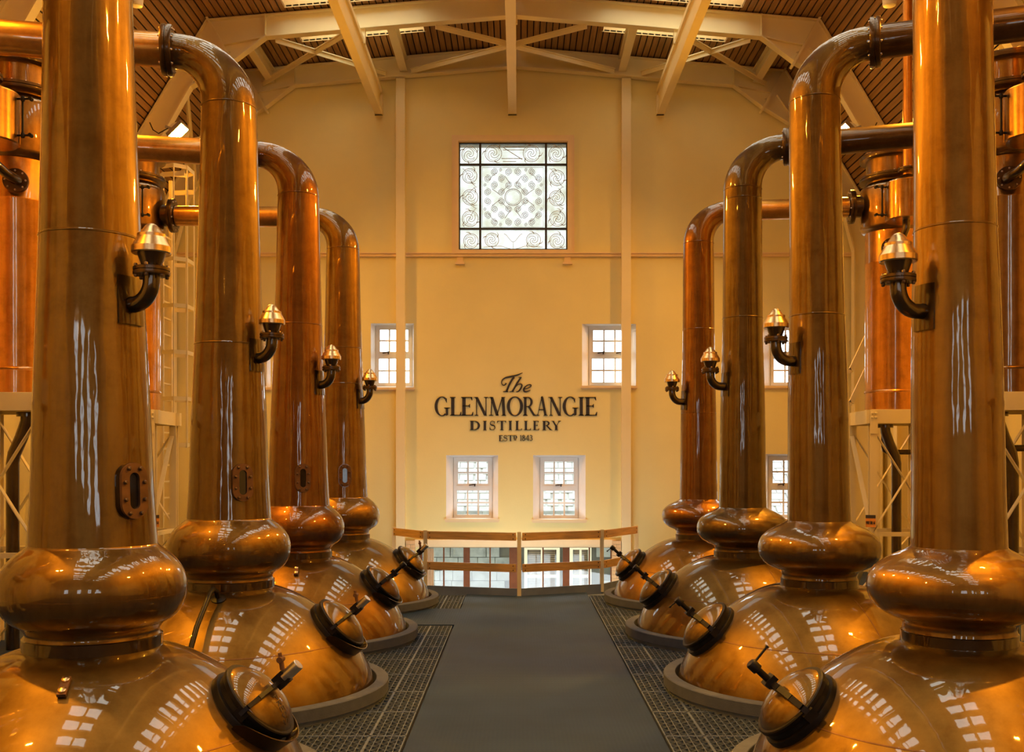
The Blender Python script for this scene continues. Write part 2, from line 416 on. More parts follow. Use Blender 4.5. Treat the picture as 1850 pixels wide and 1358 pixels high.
def boxframe(mb, x0, z0, x1, z1, y0, y1, t):
    mb.box(x0, y0, z0, x0+t, y1, z1); mb.box(x1-t, y0, z0, x1, y1, z1)
    mb.box(x0+t, y0, z0, x1-t, y1, z0+t); mb.box(x0+t, y0, z1-t, x1-t, y1, z1)
for k, q in enumerate(WINS):
    f, i = q['F'], q['I']
    wn = bpy.data.objects.new(f'window_{k+1}', None); C.objects.link(wn); tag(wn, 'white sash '+q['nm'], kind='structure')
    y0, y1 = YW, YW+0.30
    rv = MB()
    cf = [(f[0], f[1]), (f[2], f[1]), (f[2], f[3]), (f[0], f[3])]; ci = [(i[0], i[1]), (i[2], i[1]), (i[2], i[3]), (i[0], i[3])]
    for a in range(4):
        b_ = (a+1) % 4
        rv.add([(cf[a][0], y0, cf[a][1]), (cf[b_][0], y0, cf[b_][1]), (ci[b_][0], y1, ci[b_][1]), (ci[a][0], y1, ci[a][1])], [(0, 1, 2, 3)])
        rv.add([(ci[a][0], y1, ci[a][1]), (ci[b_][0], y1, ci[b_][1]), (ci[b_][0], y1+.12, ci[b_][1]), (ci[a][0], y1+.12, ci[a][1])], [(0, 1, 2, 3)])
    obj('window_reveal', rv, 'white_paint', wn, 0)
    x0, z0, x1, z1 = i; zm = (z0+z1)/2
    fr = MB(); boxframe(fr, x0, z0, x1, z1, y1-0.03, y1+0.05, 0.055)
    obj('window_frame', fr, 'white_paint', wn, 0)
    obj('transom', MB().box(x0+.05, y1-0.045, zm-0.05, x1-.05, y1+0.05, zm+0.05), 'white_paint', wn, 0)
    for (za, zb) in ((z0+.055, zm-.05), (zm+.05, z1-.055)):
        top = za > zm
        sash = MB(); boxframe(sash, x0+.055, za, x1-.055, zb, y1-.02, y1+.03, 0.045 if top else 0.02)
        sh = obj('sash', sash, 'white_paint', wn, 0)
        t = 0.045 if top else 0.02
        xa, xb, zc, zd = x0+.055+t, x1-.055-t, za+t, zb-t
        for c in range(1, 3): obj('muntin', MB().box(xa+(xb-xa)*c/3-.018, y1-.01, zc, xa+(xb-xa)*c/3+.018, y1+.02, zd), 'white_paint', sh, 0)
        obj('muntin', MB().box(xa, y1-.012, (zc+zd)/2-.018, xb, y1+.022, (zc+zd)/2+.018), 'white_paint', sh, 0)
        for c in range(3):
            for r_ in range(2):
                X0, X1 = xa+(xb-xa)*c/3, xa+(xb-xa)*(c+1)/3; Z0, Z1 = zc+(zd-zc)*r_/2, zc+(zd-zc)*(r_+1)/2
                obj('pane', MB().box(X0, y1+.004, Z0, X1, y1+.008, Z1), 'pane_glass', sh, 0)
    hb = MB()
    for hx in ((0.5,) if k in (2, 3) else (0.3, 0.75)):
        X = x0+(x1-x0)*hx; hb.bar((X-.09, y1-.07, zm+.055), (X+.07, y1-.075, zm+.085), 0.03, 0.025); hb.box(X+.03, y1-.07, zm+.03, X+.06, y1-.04, zm+.075)
    obj('window_handle', hb, 'line_dark', wn, 0)
    sl = MB().box(f[0]-.03, YW-.06, f[1]-.05, f[2]+.03, YW+.02, f[1]+.003).box(f[0]-.015, YW-.03, f[1]-.08, f[2]+.015, YW+.01, f[1]-.05)
    obj('window_sill', sl, 'trim_paint', wn, 0)
    portal(((x0+x1)/2, YW+0.44, zm), (R(-90), 0, 0), x1-x0, z1-z0)
portal(((SG[0]+SG[2])/2, YW+0.5, (SG[1]+SG[3])/2), (R(-90), 0, 0), SG[2]-SG[0], SG[3]-SG[1])
portal(((SCREEN[0]+SCREEN[2])/2, YW+0.5, (SCREEN[1]+SCREEN[3])/2), (R(-90), 0, 0), SCREEN[2]-SCREEN[0], SCREEN[3]-SCREEN[1])

# side walls and the wall behind the camera (four tall windows there light the necks)
XL, XR = AX-8.66, AX+8.66
struct('wall_left', MB().box(XL-.3, YB-.4, ZLOW, XL, YW+.4, 8.2), 'wall_paint', 'cream plastered side wall behind the left condensers')
struct('wall_right', MB().box(XR, YB-.4, ZLOW, XR+.3, YW+.4, 8.2), 'wall_paint', 'cream plastered side wall behind the right condensers')
BW = [(x-.6, 3.2, x+.6, 6.6) for x in (-5.1, -1.6, 1.4, 4.9)]
mb = MB(); wall_grid(mb, YB, BW, -9.4, 9.2, ZLOW, 13.0, True)
struct('wall_back', mb, 'back_dark', 'unseen wall at the near end of the hall, darkened to dim the neck reflections')
for k, h in enumerate(BW):
    wn = bpy.data.objects.new(f'window_{k+11}', None); C.objects.link(wn); tag(wn, f'tall near-end window {k+1} from the left behind the viewer', kind='structure')
    fr = MB(); boxframe(fr, *h, YB-.12, YB, .06)
    for c in (1, 2): fr.box(h[0]+(h[2]-h[0])*c/3-.02, YB-.1, h[1], h[0]+(h[2]-h[0])*c/3+.02, YB-.05, h[3])
    for c in range(1, 6): fr.box(h[0], YB-.1, h[1]+(h[3]-h[1])*c/6-.02, h[2], YB-.05, h[1]+(h[3]-h[1])*c/6+.02)
    obj('window_frame', fr, 'white_paint', wn, 0)
    obj('pane', MB().box(h[0], YB-.09, h[1], h[2], YB-.085, h[3]), 'pane_glass', wn, 0)
    portal(((h[0]+h[2])/2, YB-.2, (h[1]+h[3])/2), (R(90), 0, 0), h[2]-h[0], h[3]-h[1])

# ---- floor: slab with the bayed front edge, grating panels, solid tread plates
EDGE = [(-2.54, 20.9), (-1.81, 19.87), (0.0, 19.35), (1.615, 20.1), (2.45, 21.5)]
poly = [(XL, YB), (XR, YB), (XR, YW), (2.45, YW)] + EDGE[::-1] + [(-2.54, YW), (XL, YW)]
mb = MB(); k = len(poly)
mb.v = [(x, y, -0.06) for x, y in poly]+[(x, y, -0.40) for x, y in poly]
mb.f = [tuple(range(k)), tuple(reversed(range(k, 2*k)))] + [(i, (i+1) % k, k+(i+1) % k, k+i) for i in range(k)]
floor = struct('floor', mb, 'pit_dark', 'dark still house floor under the steel gratings and grey walkway')
struct('floor_lower', MB().box(-9.4, 19.0, ZLOW-.2, 9.2, YW+.4, ZLOW), 'lower_floor', 'lower level floor below the railing')
GX0L, GX0R = -1.36, 1.69
def grating(wd, ln):
    mb = MB(); T, H = 0.007, 0.035
    mb.box(0, 0, -H, .012, ln, 0).box(wd-.012, 0, -H, wd, ln, 0).box(0, 0, -H, wd, .012, 0).box(0, ln-.012, -H, wd, ln, 0)
    n = max(2, int(round(wd/.066))); p = wd/n; mz = int(round(ln/.066)); q = ln/mz
    for i in range(1, n): mb.box(i*p-T/2, 0.012, -H, i*p+T/2, ln-.012, -.001)
    for i in range(n):
        for j in range(mz):
            a = i*p if (j+i) % 2 == 0 else (i+1)*p; b_ = (2*i+1)*p-a
            mb.bar((a, j*q, -H/2-.002), (b_, (j+1)*q, -H/2-.002), T*.8, H)
    return mb.mesh('grating_panel', 'grating_steel', 0)
GM = {}
def place_grating(x0, x1, y0, y1):
    key = (round(x1-x0, 3), round(y1-y0, 3))
    if key not in GM: GM[key] = grating(*key)
    o = link('grating_panel', GM[key], floor); o.location = (x0, y0, 0)
STILLS_L = [(-3.057, 7.37), (-3.10, 10.97), (-3.135, 14.57), (-3.12, 18.17)]
STILLS_R = [(3.28, 7.66), (3.29, 11.26), (3.235, 14.86), (3.225, 18.46)]
def inside(x, y):
    return any(math.hypot(x-a, y-b_) < 1.50 for a, b_ in STILLS_L+STILLS_R)
rows = [9.37+0.92*i for i in range(-5, 12)]
def far_edge(x):
    for (a, b_) in zip(EDGE, EDGE[1:]):
        if a[0] <= x <= b_[0]: return a[1]+(b_[1]-a[1])*(x-a[0])/(b_[0]-a[0])
    return YW
for side in (-1, 1):
    cols = [(-1.36, -1.03), (-2.36, -1.36), (-3.36, -2.36), (-4.36, -3.36), (-5.36, -4.36)] if side < 0 else [(1.33, 1.69), (1.69, 2.69), (2.69, 3.69), (3.69, 4.69), (4.69, 5.69)]
    for (x0, x1) in cols:
        for y in rows:
            y0, y1 = y, y+0.915
            if all(inside(x, yy) for x in (x0, x1) for yy in (y0, y1)): continue
            if y1 > min(far_edge(x0), far_edge(x1)): continue
            if side < 0 and x0 > -3.4 and 15.5 < y0+.45 < 17.2: continue
            place_grating(x0, x1, y0, y1)
for (x0, x1, y0, y1) in ((-1.0, 1.30, 5.0, 19.30), (-3.36, -1.0, 15.82, 17.6)):
    mb = MB()
    if x1 > 0:
        P_ = [(x0, y0), (x1, y0), (x1, 19.85), (0.0, 19.3), (x0, 19.55)]
    else: P_ = [(x0, y0), (x1, y0), (x1, y1), (x0, y1)]
    k = len(P_); mb.v = [(x, y, .012) for x, y in P_]+[(x, y, -.05) for x, y in P_]
    mb.f = [tuple(range(k))] + [(i, (i+1) % k, k+(i+1) % k, k+i) for i in range(k)]
    obj('tread_plate', mb, 'tread_plate', floor, 0)
for (a, b_) in zip(EDGE, EDGE[1:]):
    mb = MB(); P_ = [(a[0], a[1]-1.0), (b_[0], b_[1]-1.0), (b_[0], b_[1]-.005), (a[0], a[1]-.005)]
    mb.v = [(x, y, z) for z in (-.04, -.058) for x, y in P_]; mb.f = [(0, 1, 2, 3), (7, 6, 5, 4)]+[(i, (i+1) % 4, 4+(i+1) % 4, 4+i) for i in range(4)]
    obj('edge_plate', mb, 'kick_grey', floor, 0)
for (x0, x1) in ((XL, -5.4), (5.72, XR)):
    obj('floor_plate', MB().box(x0, YB, -.06, x1, YW, -.005), 'tread_plate', floor, 0)

# ---- wall posts, ledge, stained glass
for k, (p0, p1, nm) in enumerate(((717, 733, 'left'), (1122, 1138.5, 'right'))):
    mb = MB().box(wx(p0), YW-.18, ZLOW, wx(p1), YW, wz(146))
    tag(obj('wall_post', mb, 'steel_paint', None, 0), f'cream steel post standing against the end wall, {nm} of the lettering', 'post', 'wall posts', )
mb = MB().box(wx(318), YW-.06, wz(464), wx(1538), YW, wz(459)).box(wx(318), YW-.09, wz(459), wx(1538), YW, wz(457))
o = struct('trim_1', mb, 'trim_paint', 'cream horizontal ledge across the end wall under the stained window')
wn = bpy.data.objects.new('window_8', None); C.objects.link(wn); tag(wn, 'square etched glass window with dark bars and Celtic spirals high on the end wall', kind='structure')
x0, z0, x1, z1 = SG
sur = MB(); boxframe(sur, x0-.10, z0-.10, x1+.10, z1+.10, YW-.07, YW+.03, .09); boxframe(sur, x0-.16, z0-.10, x1+.16, z1+.16, YW-.03, YW+.02, .06)
obj('window_surround', sur, 'trim_paint', wn, 0)
for px in (832, 1026): obj('bracket', MB().box(wx(px)-.12, YW-.08, wz(478), wx(px)+.10, YW, wz(474)).box(wx(px)-.08, YW-.03, wz(474), wx(px)+.06, YW, wz(464)), 'trim_paint', wn, 0)
rv = MB()
for (a, b_) in (((x0, z0), (x1, z0)), ((x1, z0), (x1, z1)), ((x1, z1), (x0, z1)), ((x0, z1), (x0, z0))):
    rv.add([(a[0], YW, a[1]), (b_[0], YW, b_[1]), (b_[0], YW+.42, b_[1]), (a[0], YW+.42, a[1])], [(0, 1, 2, 3)])
obj('window_reveal', rv, 'trim_paint', wn, 0)
GY = YW+0.05
lead = MB(); boxframe(lead, x0, z0, x1, z1, GY-.03, GY+.03, .028)
vx = [x0, wx(867.5), wx(986.5), x1]; hz_ = [z0, wz(412.5), wz(296.5), z1]
for x in vx[1:3]: lead.box(x-.024, GY-.03, z0, x+.024, GY+.03, z1)
for z in hz_[1:3]: lead.box(x0, GY-.031, z-.022, x1, GY+.031, z+.022)
obj('lead_bars', lead, 'lead_grey', wn, 0)
panes = {}
for i in range(3):
    for j in range(3):
        panes[i, j] = obj('pane', MB().box(vx[i], GY+.002, hz_[j], vx[i+1], GY+.010, hz_[j+1]), 'etched_glass', wn, 0)
def spiral_pts(r, arm, turns=1.35, n=26):
    out = []
    for i in range(n):
        t = i/(n-1); a = arm+turns*2*math.pi*t; out.append((r*(0.06+0.94*t)*math.cos(a), r*(0.06+0.94*t)*math.sin(a)))
    return out
sp = MB()
for arm in (0, math.pi): ribbon(sp, spiral_pts(1.0, arm, 1.3), [0.07+0.06*math.sin(math.pi*i/25) for i in range(26)], 0, .06)
SPM = sp.mesh('spiral', 'etched_brown', 0)
def crop(cx, cy): return wx(800+cx/5.431), wz(230+cy/5.431)
for (xs_, ys_) in (((440, 575, 805, 940), (495, 628, 720, 855)), ((505, 645, 735, 873), (430, 560, 795, 925))):
    for cx in xs_:
        for cyy in ys_:
            x, z = crop(cx, cyy); o = link('spiral', SPM, panes[1, 1])
            o.location = (x, GY-.002, z); fl = 1 if (cx < 690) == (cyy < 680) else -1
            o.scale = (0.088*fl, 0.1, 0.088)
SPS = MB(); SPS.v = list(sp.v); SPS.f = list(sp.f); SPSM = SPS.mesh('spiral', 'etched_brown', 0)
for cx, cyy in ((566, 410), (815, 410), (413, 560), (967, 560), (413, 797), (967, 797), (566, 948), (815, 948)):
    x, z = crop(cx, cyy); o = link('spiral', SPSM, panes[1, 1]); o.location = (x, GY-.002, z); o.scale = (.042, .1, .042)
def arc(cx, cz, r, a0, a1, n=28): return [(cx+r*math.cos(a0+(a1-a0)*i/(n-1)), cz+r*math.sin(a0+(a1-a0)*i/(n-1))) for i in range(n)]
xc, zc = crop(690, 680)
mb = MB()
for r_, wd in ((.195, .012), (.165, .006)): ribbon(mb, arc(xc, zc, r_, 0, 2*math.pi, 48), wd, GY-.001)
for s1 in (-1, 1):
    for s2 in (-1, 1):
        a_, b_ = .62*s1, .62*s2
        ribbon(mb, [(xc+a_*.50, zc+b_*.10), (xc+a_*.80, zc+b_*.32)], .010, GY-.001); ribbon(mb, [(xc+a_*.10, zc+b_*.50), (xc+a_*.32, zc+b_*.80)], .010, GY-.001)
        ribbon(mb, [(xc+a_*.62, zc+b_*.92), (xc+a_*.80, zc+b_*.80), (xc+a_*.92, zc+b_*.62)], .008, GY-.001)
        ribbon(mb, [(xc+a_*.45, zc+b_*.18), (xc+a_*.18, zc+b_*.45)], .008, GY-.001)
x0_, z0_ = crop(388, 975); x1_, z1_ = crop(988, 388)
ribbon(mb, [(x0_, z0_), (x1_, z0_), (x1_, z1_), (x0_, z1_), (x0_, z0_)], .007, GY-.001)
obj('tracery', mb, 'etched_brown', panes[1, 1], 0)
# borders: roundels and scrolling stems
def roundel(mb, cx, cyy, r, seed):
    rnd = random.Random(seed); x, z = crop(cx, cyy); r *= KW/5.431
    ribbon(mb, arc(x, z, r, 0, 2*math.pi, 30), .012, GY-.001); ribbon(mb, arc(x, z, r*.82, .4, 5.6, 26), .007, GY-.001)
    a = rnd.random()*6
    for q in range(3): ribbon(mb, [(x+p[0]*r*.72, z+p[1]*r*.72) for p in spiral_pts(1, a+q*2.09, .7, 16)], .010, GY-.001)
    for q in range(3):
        t = a+q*2.1+1; ribbon(mb, [(x+r*.9*math.cos(t), z+r*.9*math.sin(t)), (x+r*1.2*math.cos(t+.2), z+r*1.2*math.sin(t+.2)), (x+r*1.35*math.cos(t+.5), z+r*1.35*math.sin(t+.5))], [.02, .016, .004], GY-.001)
def stem(mb, pts):
    P_ = [crop(*p) for p in pts]; out = []
    for i in range(len(P_)-1):
        for t in range(8):
            f = t/8; f = f*f*(3-2*f); out.append((P_[i][0]+(P_[i+1][0]-P_[i][0])*t/8, P_[i][1]+(P_[i+1][1]-P_[i][1])*f))
    out.append(P_[-1]); ribbon(mb, out, .009, GY-.001)
BORD = {(0, 2): [(262, 260, 78)], (1, 2): [(495, 250, 82), (870, 250, 82)], (2, 2): [(1115, 255, 75)],
        (0, 1): [(262, 470, 72), (268, 680, 76), (268, 890, 78)], (2, 1): [(1120, 490, 76), (1118, 690, 74), (1125, 890, 76)],
        (0, 0): [(275, 1110, 72)], (1, 0): [(480, 1100, 68), (890, 1100, 70)], (2, 0): [(1120, 1110, 72)]}
for key, lst in BORD.items():
    mb = MB()
    for q, (cx, cyy, r_) in enumerate(lst): roundel(mb, cx, cyy, r_, hash(key)+q)
    if key == (1, 2):
        for pts in ([(590, 190), (780, 310)], [(590, 215), (800, 215)], [(575, 300), (780, 300)], [(600, 185), (800, 185)], [(590, 330), (720, 330)]):
            ribbon(mb, [crop(*p) for p in pts], .014, GY-.001)
    if key == (1, 0):
        stem(mb, [(690, 1190), (690, 1120), (600, 1040)]); stem(mb, [(690, 1120), (780, 1040)]); stem(mb, [(400, 1170), (560, 1160), (660, 1185)]); stem(mb, [(980, 1170), (820, 1160), (720, 1185)])
    if key in ((0, 1), (2, 1)):
        c0 = 262 if key[0] == 0 else 1118
        stem(mb, [(c0-70, 400), (c0+70, 580), (c0-75, 690), (c0+72, 790), (c0-60, 960)])
    obj('tracery', mb, 'etched_line', panes[key], 0)

# ---- lower glazed screen, head beam, brick jambs, curtain
dr = bpy.data.objects.new('door_1', None); C.objects.link(dr); tag(dr, 'brown framed glazed screen below the railing on the lower level', kind='structure')
sx0, sz0, sx1, sz1 = SCREEN
fr = MB(); boxframe(fr, sx0, sz0, sx1, sz1, YW+.05, YW+.15, .07)
obj('door_frame', fr, 'door_brown', dr, 0)
cuts = [sx0+.07]
for (a, b_) in ((800, 802.5), (837, 848.5), (884, 886.5), (920, 942), (980, 982.5), (1017, 1029), (1064, 1066.5)):
    obj('mullion', MB().box(wx(a), YW+.06, sz0, wx(b_), YW+.14, sz1-.07), 'door_brown', dr, 0); cuts += [wx(a), wx(b_)]
cuts.append(sx1-.07)
for i in range(0, len(cuts), 2): obj('pane', MB().box(cuts[i], YW+.10, sz0+.07, cuts[i+1], YW+.106, sz1-.07), 'pane_glass', dr, 0)
obj('threshold', MB().box(sx0, YW, ZLOW, sx1, YW+.42, ZLOW+.03), 'door_brown', dr, 0)
mb = MB().box(wx(750), YW-.10, wz(984), wx(1112), YW-.001, wz(974)).box(wx(750), YW-.06, wz(988), wx(1112), YW-.001, wz(984))
struct('trim_2', mb, 'trim_paint', 'cream beam over the brown glazed screen')
for k, (p0, p1, nm) in enumerate(((734, 751, 'left'), (1105, 1121, 'right'))):
    J = empty('brick_pier', ((wx(p0)+wx(p1))/2, YW-.08, ZLOW), f'cream painted brick pier at the {nm} end of the brown glazed screen', 'pier')
    hw = (wx(p1)-wx(p0))/2; top = wz(975)-ZLOW
    obj('pier_core', MB().box(-hw+.008, -.05, 0, hw-.008, .08, top-.005), 'mortar', J, 0)
    n = int(top/.088); full = MB().box(-.104, -.06, 0, .104, .07, .078).mesh('brick', 'brick_paint', 0); half = MB().box(-.05, -.06, 0, .05, .07, .078).mesh('brick', 'brick_paint', 0)
    for c in range(n-18, n):
        z = top-.088*(n-c)
        if c % 2: o = link('brick', full, J); o.location = (0, 0, z)
        else:
            for sx in (-1, 1): o = link('brick', half, J); o.location = (sx*.055, 0, z)
cu = MB(); n = 30
for i in range(n):
    x = wx(771)+(wx(784)-wx(771))*i/(n-1); y = YW-.04+.025*math.sin(i*1.3)
    cu.v += [(x, y, ZLOW+.05), (x, y, wz(990)), (x, y+.012, ZLOW+.05), (x, y+.012, wz(990))]
for i in range(n-1):
    a = 4*i; cu.f += [(a, a+4, a+5, a+1), (a+2, a+3, a+7, a+6), (a+1, a+5, a+7, a+3)]
tag(obj('curtain', cu, 'curtain_cloth'), 'cream gathered curtain at the left end of the glazed screen', 'curtain')

# ---- outside: stone building with a slate roof, ground
YO = 29.0
ob = empty('stone_building', (0, YO, ZLOW), 'grey stone building with slate roof seen through the windows', 'building')
obj('wall', MB().box(-9, .05, 0, 13, .5, 4.2), 'stone_mortar', ob, 0)
random.seed(3)
def stonebrick(x0, x1, z0, z1):
    d = random.uniform(0, .03); mb = MB().box(x0+.008, -.02-d, z0+.008, x1-.008, .06, z1-.008)
    obj('stone', mb, 'stone_grey', ob, 0)
OW = [((947-938)*YO/F, (1011-938)*YO/F), ((1029-938)*YO/F, (1068-938)*YO/F)]
z = 2.05; ri = 0
while z < 4.15:
    h = .30 if ri % 2 else .36; x = -3.0-random.random()*.3
    while x < 3.0:
        wd = random.uniform(.35, .75)
        if not any(x+wd > a-.05 and x < b_+.05 for a, b_ in OW) or z > 3.45: stonebrick(x, x+wd, z, z+h)
        x += wd
    z += h; ri += 1
for (a, b_) in OW:
    fr = MB(); boxframe(fr, a, 1.6, b_, 3.38, -.10, .02, .09); wf = obj('window', fr, 'white_paint', ob, 0)
    xm = (a+b_)/2; obj('sash_bar', MB().box(xm-.03, -.08, 1.7, xm+.03, .0, 3.3).box(a, -.09, 2.5, b_, .0, 2.58), 'white_paint', wf, 0)
    bl = MB()
    for q in range(28): bl.box(a+.12, -.02, 1.7+q*.057, b_-.12, .03, 1.7+q*.057+.042)
    obj('blind', bl, 'blind_brown', wf, 0)
    obj('pane', MB().box(a+.08, -.04, 1.68, b_-.08, -.035, 3.3), 'pane_glass', wf, 0)
rf = obj('roof', MB().add([(-9, -.25, 4.1), (13, -.25, 4.1), (13, 5.0, 8.0), (-9, 5.0, 8.0), (-9, -.25, 4.0), (13, -.25, 4.0), (13, 5.0, 7.9), (-9, 5.0, 7.9)], [(0, 1, 2, 3), (4, 7, 6, 5), (0, 4, 5, 1), (1, 5, 6, 2), (2, 6, 7, 3), (3, 7, 4, 0)]), 'slate', ob, 0)
obj('gutter', MB().tube([(-9, -.32, 4.1), (13, -.32, 4.1)], .07, 10), 'lead_grey', ob)
sl_dir = Vector((0, 5.25, 3.9)).normalized(); sl_n = Vector((0, -sl_dir.z, sl_dir.y))
slate_me = [MB().box(-.20, 0, .0, .20, .36, .02).mesh('slate', 'slate', 0), MB().box(-.155, 0, .0, .155, .36, .028).mesh('slate', 'slate', 0)]
for r_ in range(11):
    for c in range(-8, 22):
        xx = c*.42-.3+(.21 if r_ % 2 else 0)
        seen = (-2.9 < xx < -.6) or (.3 < xx < 2.6) or (7.0 < xx < 8.2)
        if not seen: continue
        p = Vector((xx, -.25, 4.1))+sl_dir*(.05+r_*.30)+sl_n*.012
        M = Matrix((Vector((1, 0, 0)), sl_dir, sl_n)).transposed().to_4x4() @ Matrix.Rotation(-.05, 4, 'X'); M.translation = p
        link('slate', slate_me[random.random() < .3], rf, M)
struct('ground', MB().box(-40, YW+.5, ZLOW-.3, 40, 80, ZLOW-.02), 'ground', 'ground outside the end wall')

# ================================================================== STEELWORK
NTH = ['first', 'second', 'third', 'fourth', 'fifth', 'sixth', 'seventh', 'eighth', 'ninth', 'tenth', 'eleventh']
def make_frame(Y, label):
    t = empty('portal_frame', (AX, Y, 0), label, 'steel frame', 'roof portal frames')
    for s in (-1, 1):
        def pl(pts): return [(s*u, z) for u, z in pts]
        A, B, Cc, a_, b_, k_, c_, d_, e_ = (0, 12.15), (UK-.02, 11.61), (8.52, 7.92), (0, 11.72), (5.1, 11.28), (5.78, 10.77), (6.64, 10.25), (7.57, 8.63), (7.88, 7.45)
        def web(pts): return MB().prism(pl(pts), -.012, .012)
        def fl(mb, p, q, wd=.20, th=.028): return mb.bar((s*p[0], 0, p[1]), (s*q[0], 0, q[1]), wd if abs(q[0]-p[0]) < -1 else th, wd, (0, 1, 0))
        mb = web([A, B, k_, b_, a_]); fl(mb, A, B); fl(mb, a_, b_); fl(mb, b_, k_); obj('rafter', mb, 'steel_paint', t, 0)
        mb = web([B, Cc, (8.52, 7.45), e_, d_, c_, k_]); fl(mb, B, Cc); fl(mb, k_, c_); fl(mb, c_, d_); fl(mb, d_, e_); obj('leg', mb, 'steel_paint', t, 0)
        mb = web([(8.52, 7.45), (8.52, -.05), (7.88, -.05), (7.88, 7.45)]); fl(mb, (8.52, 7.92), (8.52, -.05)); fl(mb, e_, (7.88, -.05)); obj('column', mb, 'steel_paint', t, 0)
        mb = MB(); mb.bar((s*B[0], 0, B[1]+.06), (s*(k_[0]-.05), 0, k_[1]-.1), .05, .21, (0, 1, 0)); obj('knee_plate', mb, 'steel_paint', t, 0)
        for (p, q) in (((5.1, 11.28), (5.1, 11.74)), ((5.15, 11.26), (5.95, 11.1)), ((6.1, 11.05), (6.64, 10.25))):
            obj('stiffener', MB().bar((s*p[0], 0, p[1]), (s*q[0], 0, q[1]), .018, .19, (0, 1, 0)), 'steel_paint', t, 0)
        for q in range(4):
            M = frameM((s*(5.83+.03*(q % 2)), -.03, 10.92+.06*(q//2)), (s*.85, 0, -.53)); link('bolt', CBOLT, t, M)
    return t
NM = ['cream steel portal frame flat against the end wall', 'cream steel portal frame one bay in front of the end wall, crossed by three purlins',
      'cream steel portal frame two bays before the end wall, mostly above the picture']
for k, Y in enumerate(FRAMES):
    make_frame(Y, NM[k] if k < 3 else f'cream steel portal frame overhead, {NTH[k]} frame from the end wall')
for (p0, p1, nm) in ((678, 691, 'left'), (918.5, 933, 'central'), (1186, 1199, 'right')):
    x0, x1 = wx(p0), wx(p1); z0, z1 = 10.64, 11.26 if nm != 'central' else 11.68
    t = empty('purlin', ((x0+x1)/2, YW, z0), f'{nm} deep cream steel purlin running along under the roof frames', 'beam', 'hanging purlins')
    h = (x1-x0)/2
    mb = MB().box(-h, YB-YW, 0, h, -.02, .10).box(-h*.5, YB-YW, .10, h*.5, -.02, z1-z0-.1).box(-h, YB-YW, z1-z0-.10, h, -.02, z1-z0)
    obj('purlin_beam', mb, 'steel_paint', t, 0)
    obj('end_plate', MB().box(-h-.01, -.10, 0, h+.01, -.002, .45), 'steel_paint', t, 0)
    for Y in FRAMES[1:]:
        zt = 12.15-.085*abs((x0+x1)/2-AX)-.42
        obj('hanger', MB().box(-h-.03, Y-YW-.05, z1-z0-.12, h+.03, Y-YW+.05, max(zt-z0, z1-z0)), 'steel_paint', t, 0)
def brace(p, q, label, wd=.10, h=.10, nm='roof_brace'):
    mb = MB().bar(p, q, wd, .02).bar(Vector(p)-Vector((0, 0, h/2)), Vector(q)-Vector((0, 0, h/2)), .02, h)
    o = obj(nm, mb, 'steel_paint', None, 0); tag(o, label, 'brace', 'roof bracing')
for nm, (xn0, xn1, xf0, xf1) in {'left': (-5.04, -3.58, -5.94, -3.1), 'central': (-1.73, 1.40, -2.5, 2.2), 'right': (3.32, 4.78, 2.84, 5.7)}.items():
    zc_ = lambda x: 12.17-.085*abs(x-AX)-.42-.03
    for a, b_, q in ((xn0, xf1, 'from near left to far right'), (xn1, xf0, 'from near right to far left')):
        brace((a, 21.22, zc_(a)), (b_, 23.78, zc_(b_)+.12), f'cream diagonal brace of the {nm} roof cross, running {q}')
for x, nm in ((-2.68, 'left inner'), (2.39, 'right inner'), (-5.75, 'left outer'), (5.5, 'right outer')):
    z = 12.17-.085*abs(x-AX)-.2
    mb = MB().box(x-.09, 21.2, z-.16, x+.09, 23.8, z-.13).box(x-.015, 21.2, z-.13, x+.015, 23.8, z+.12).box(x-.09, 21.2, z+.12, x+.09, 23.8, z+.15)
    tag(obj('roof_strut', mb, 'steel_paint', None, 0), f'{nm} cream strut between the two farthest portal frames', 'brace', 'roof bracing')
# sloping wind braces on the steep roof sides
for s, nm in ((-1, 'left'), (1, 'right')):
    p = Vector((AX+s*6.75, 21.2, 10.15)); q = Vector((AX+s*7.35, 23.7, 8.9)); brace(p, q, f'cream wind brace on the steep {nm} roof slope rising towards the viewer', .09, .07)
    p = Vector((AX+s*7.5, 21.3, 9.05)); q = Vector((AX+s*6.6, 23.7, 10.2)); brace(p, q, f'cream wind brace on the steep {nm} roof slope rising towards the end wall', .09, .07)

